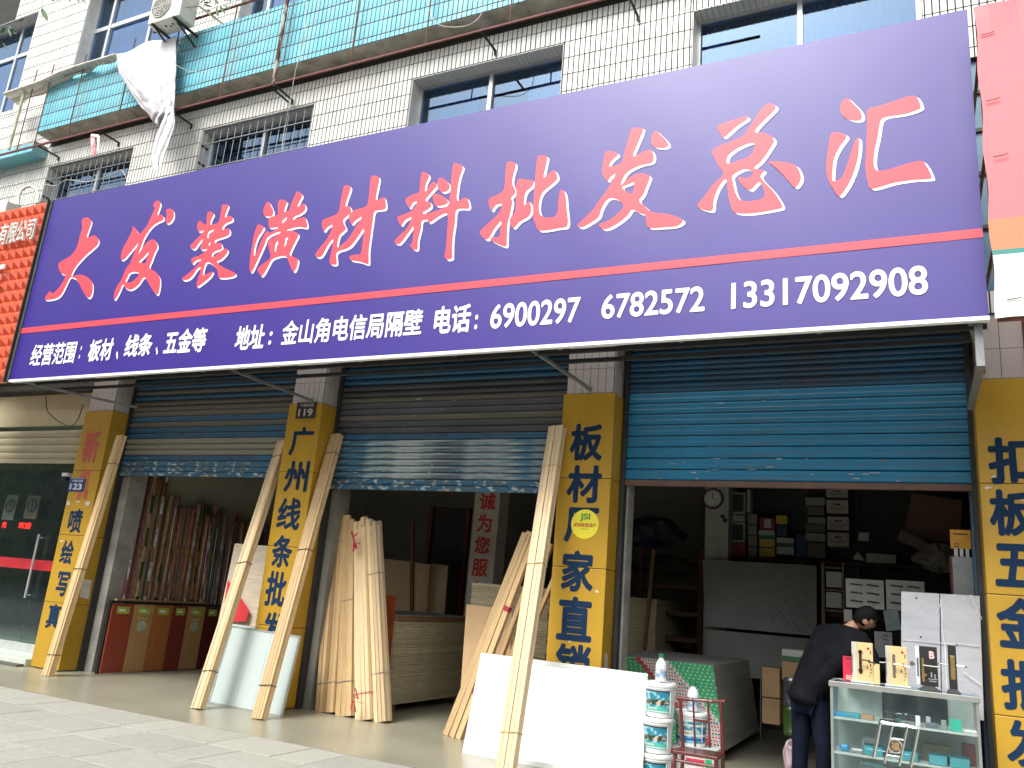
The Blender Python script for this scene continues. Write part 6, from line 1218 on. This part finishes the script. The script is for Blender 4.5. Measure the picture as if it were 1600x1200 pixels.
# red wooden chair, facing the street
redw = M('varnished_red_wood', (.10, .018, .017), .3, var=.25, scale=10, coat=.3); CHY = 8.12
ch = thing('red_wooden_chair', 'small red varnished wooden chair with slatted back beside the paint buckets', 'chair', (P(1096, 1160, CHY).x, CHY, 0))
tl_, tr_ = P(1056, 1090, CHY+.04), P(1134, 1096, CHY+.04); sl_, sr_ = P(1067, 1166, CHY), P(1129, 1170, CHY)
m = MB(); mid = (tl_+tr_)/2+V((0, .03, -.008)); m.path([tl_, lerp(tl_, mid, .55)+V((0, .012, -.006)), mid, lerp(mid, tr_, .45)+V((0, .012, -.006)), tr_], .017, 8); m.build('top_rail', redw, ch, smooth=True)
for f, p in ((.09, sl_), (.90, sr_)): a = lerp(tl_, tr_, f); MB().tube(a, p, .016, 10, .018).build('back_post', redw, ch, smooth=True); MB().tube(p, (p.x-.01 if f < .5 else p.x+.01, p.y+.03, 0.002), .018, 10).build('leg', redw, ch, smooth=True)
for f in (.34, .64): a = lerp(tl_, tr_, f)+V((0, .022, 0)); b = lerp(sl_, sr_, (f-.09)/.81)+V((0, .01, 0)); MB().tube(a, b, .010, 8).build('back_slat', redw, ch, smooth=True)
a, b = lerp(lerp(tl_, tr_, .34)+V((0, .022, 0)), lerp(sl_, sr_, .31)+V((0, .01, 0)), .45), lerp(lerp(tl_, tr_, .64)+V((0, .022, 0)), lerp(sl_, sr_, .68)+V((0, .01, 0)), .45); MB().box(a.x+.009, b.x-.009, a.y-.006, a.y+.006, a.z-.012, a.z+.012).build('splat', redw, ch)
zs_ = sl_.z; MB().box(sl_.x-.02, sr_.x+.02, CHY-.30, CHY+.015, zs_-.03, zs_).build('seat', redw, ch, bevel=.006)
for (x) in (sl_.x, sr_.x): MB().tube((x, CHY-.27, zs_-.031), (x+(.012 if x > sl_.x else -.012), CHY-.29, .002), .018, 10).build('leg', redw, ch, smooth=True); MB().tube((x, CHY-.27, .17), (x, CHY, .17), .012, 8).build('stretcher', redw, ch, smooth=True)
MB().tube((sl_.x, CHY-.272, zs_-.085), (sr_.x, CHY-.272, zs_-.085), .014, 8).build('stretcher', redw, ch, smooth=True); MB().tube((sl_.x, CHY-.28, .20), (sr_.x, CHY-.28, .20), .012, 8).build('stretcher', redw, ch, smooth=True)
# stainless chair in front of the counter
SY = 7.72; sc_ = thing('steel_chair', 'shiny stainless steel chair with a round emblem in its back, before the counter', 'chair', (P(1395, 1190, SY).x, SY, 0)); ss = M('stainless', (.68, .69, .68), .16, .95, var=.05)
A_ = lambda x, y, dy=0: P(x, y, SY+dy)
a, b, c_, d_ = A_(1377, 1127), A_(1395, 1131), A_(1416, 1133), A_(1436, 1138); MB().path([a, b, c_, d_], .011, 8).build('top_rail', ss, sc_, smooth=True)
for p, q_, w in ((A_(1376, 1128), A_(1365, 1184), .014), (A_(1395, 1131), A_(1382, 1192), .010), (A_(1418, 1134), A_(1405, 1196), .010), (A_(1435, 1138), A_(1423, 1199), .013)): MB().tube(p, q_, w, 8).build('back_bar', ss, sc_, smooth=True)
for y in (1153, 1179): p, q_ = A_(1391-(y-1153)*.25, y, .0), A_(1412-(y-1153)*.25, y+3, .0); MB().tube(p, q_, .006, 6).build('cross_rail', ss, sc_)
c0 = A_(1399, 1166); MB().lathe(c0, [(.055, -.006), (.055, .006), (.045, .006), (.045, -.006)], 24, R_).build('emblem_ring', ss, sc_, smooth=True); MB().lathe(c0+V((0, -.002, 0)), [(.044, 0), (.044, .003)], 24, R_).build('emblem_disc', M('emblem_dark', (.08, .06, .04), .4, .3), sc_)
text('福', (c0.x-.03, c0.x+.03, c0.z-.032, c0.z+.032), c0.y-.007, sc_, M('emblem_gilt', (.6, .42, .2), .3, .8), .02)
zs2 = A_(1385, 1196).z; x0_, x1_ = A_(1362, 1190).x, A_(1427, 1198).x; MB().box(x0_-.08, x1_, SY-.36, SY+.02, zs2-.03, zs2).build('seat', ss, sc_, bevel=.01)
for x in (x0_-.05, x1_-.03):
    for y in (SY-.33, SY): MB().tube((x, y, zs2-.031), (x, y, .002), .013, 8).build('leg', ss, sc_, smooth=True)
# ================================================================== LEAVES hanging into the top left corner
lm = M('leaf_green', (.045, .11, .03), .5, var=.35, rand=.35); br = thing('tree_branch', 'dark leafy twigs hanging into the top left corner of the photo', 'branch', P(20, -40, 3.6)[:]); bark = M('bark', (.05, .04, .03), .9)
lf = MB(); n_ = 6
for i in range(n_):
    t0, t1 = i/n_, (i+1)/n_; wf = lambda t: .021*math.sin(math.pi*t)**.8*(1-.3*t)
    for s_ in (-1, 1): lf.face((0, -.004, t0*.085), (s_*wf(t0), .003, t0*.085), (s_*wf(t1), .003, t1*.085), (0, -.004, t1*.085))
lme = lf.mesh('leaf', lm)
random.seed(21)
def leaf(x, y, Y, dx, dy, s): p = P(x, y, Y); q = P(x+dx, y+dy, Y+random.uniform(-.06, .06)); o = place(lme, 'leaf', br, p, q-p, (q-p).normalized().cross((p-V((0, 0, EYE))).normalized())+V((random.uniform(-.3, .3), random.uniform(-.3, .3), random.uniform(-.3, .3)))); o.scale = (s, s, (q-p).length/.085)
for a in ((65, 13, 3.9, 10, 21, 1.2), (4, 66, 3.9, 8, 13, .35), (108, -14, 3.9, 1, 18, .7), (118, -12, 3.9, 5, 17, .7), (126, -6, 3.9, 8, 13, .6), (80, -4, 3.9, 4, 6, .6),
          (10, 38, 3.2, 14, 14, .8), (12, 40, 3.2, 6, 18, .7), (16, 45, 3.2, 11, 8, .9), (8, 44, 3.2, -8, 8, .8), (22, 50, 3.2, 5, 12, .5), (38, 28, 3.2, -8, 6, .4), (40, 30, 3.2, 10, 5, .35),
          (318, 4, 4.2, 10, 0, .5), (325, -6, 4.2, 5, 12, .7), (335, -4, 4.2, 6, 12, .7), (345, -3, 4.2, 12, 4, .6), (318, 7, 4.2, 14, 4, .6), (338, 12, 4.2, 3, 15, .7), (344, 10, 4.2, 8, 12, .7), (350, 8, 4.2, 9, 6, .6), (322, 15, 4.2, 8, 4, .5), (356, -2, 4.2, 6, 5, .5),
          (-6, 190, 3.2, 6, 14, .5)): leaf(*a)
for pts_, r in (([P(60, -30, 3.9), P(66, -4, 3.9), P(66, 13, 3.9)], .0018), ([P(82, -6, 3.9), P(94, 5, 3.9)], .0015), ([P(110, -20, 3.9), P(125, -10, 3.9)], .002), ([P(-20, 20, 3.2), P(10, 38, 3.2), P(30, 32, 3.2)], .002), ([P(290, 12, 4.2), P(305, 9, 4.2), P(320, 0, 4.2), P(345, -6, 4.2), P(360, -20, 4.2)], .003), ([P(330, -4, 4.2), P(340, 12, 4.2)], .002), ([P(0, 60, 3.9), P(5, 70, 3.9)], .0012)): MB().path(pts_, r, 5).build('twig', bark, br)
# ================================================================== ACROSS THE STREET (unseen blocks added behind the camera, heights and gaps shaping the sign's reflections)
wme = MB().box(0, 1.7, -.02, .03, 0, 1.5).mesh('window', M('block_glass', (.04, .05, .06), .5, spec=.2)); obm = M('block_render', (.10, .105, .09), .8, dirt=.3)
for x0, x1, h_, lab_ in ((-95, -33, 27, 'tallest unseen grey block added across the street for reflections, behind the viewer'), (-32.5, -22.5, 11, 'low unseen grey house added between two reflection blocks across the street, behind the viewer'), (-22, -9, 20, 'mid-height unseen grey block added across the street for reflections, behind the viewer'), (-8.5, 35, 8.5, 'long low unseen grey building added across the street for reflections, behind the viewer')):
    ob = thing('reflection_block', lab_, 'building', ((x0+x1)/2, -24, 0), 'unseen blocks shaping reflections across the street'); MB().box(x0, x1, -34, -24, 0, h_).build('wall', obm, ob); MB().box(x0-.2, x1+.2, -34.3, -23.7, h_+.02, h_+.4).build('roof', concrete, ob)
    for j in range(int((h_-2)/3.1)):
        i = x0+1
        while i < x1-2: place(wme, 'window', ob, (i, -24, 1.6+j*3.1)); i += 3.4
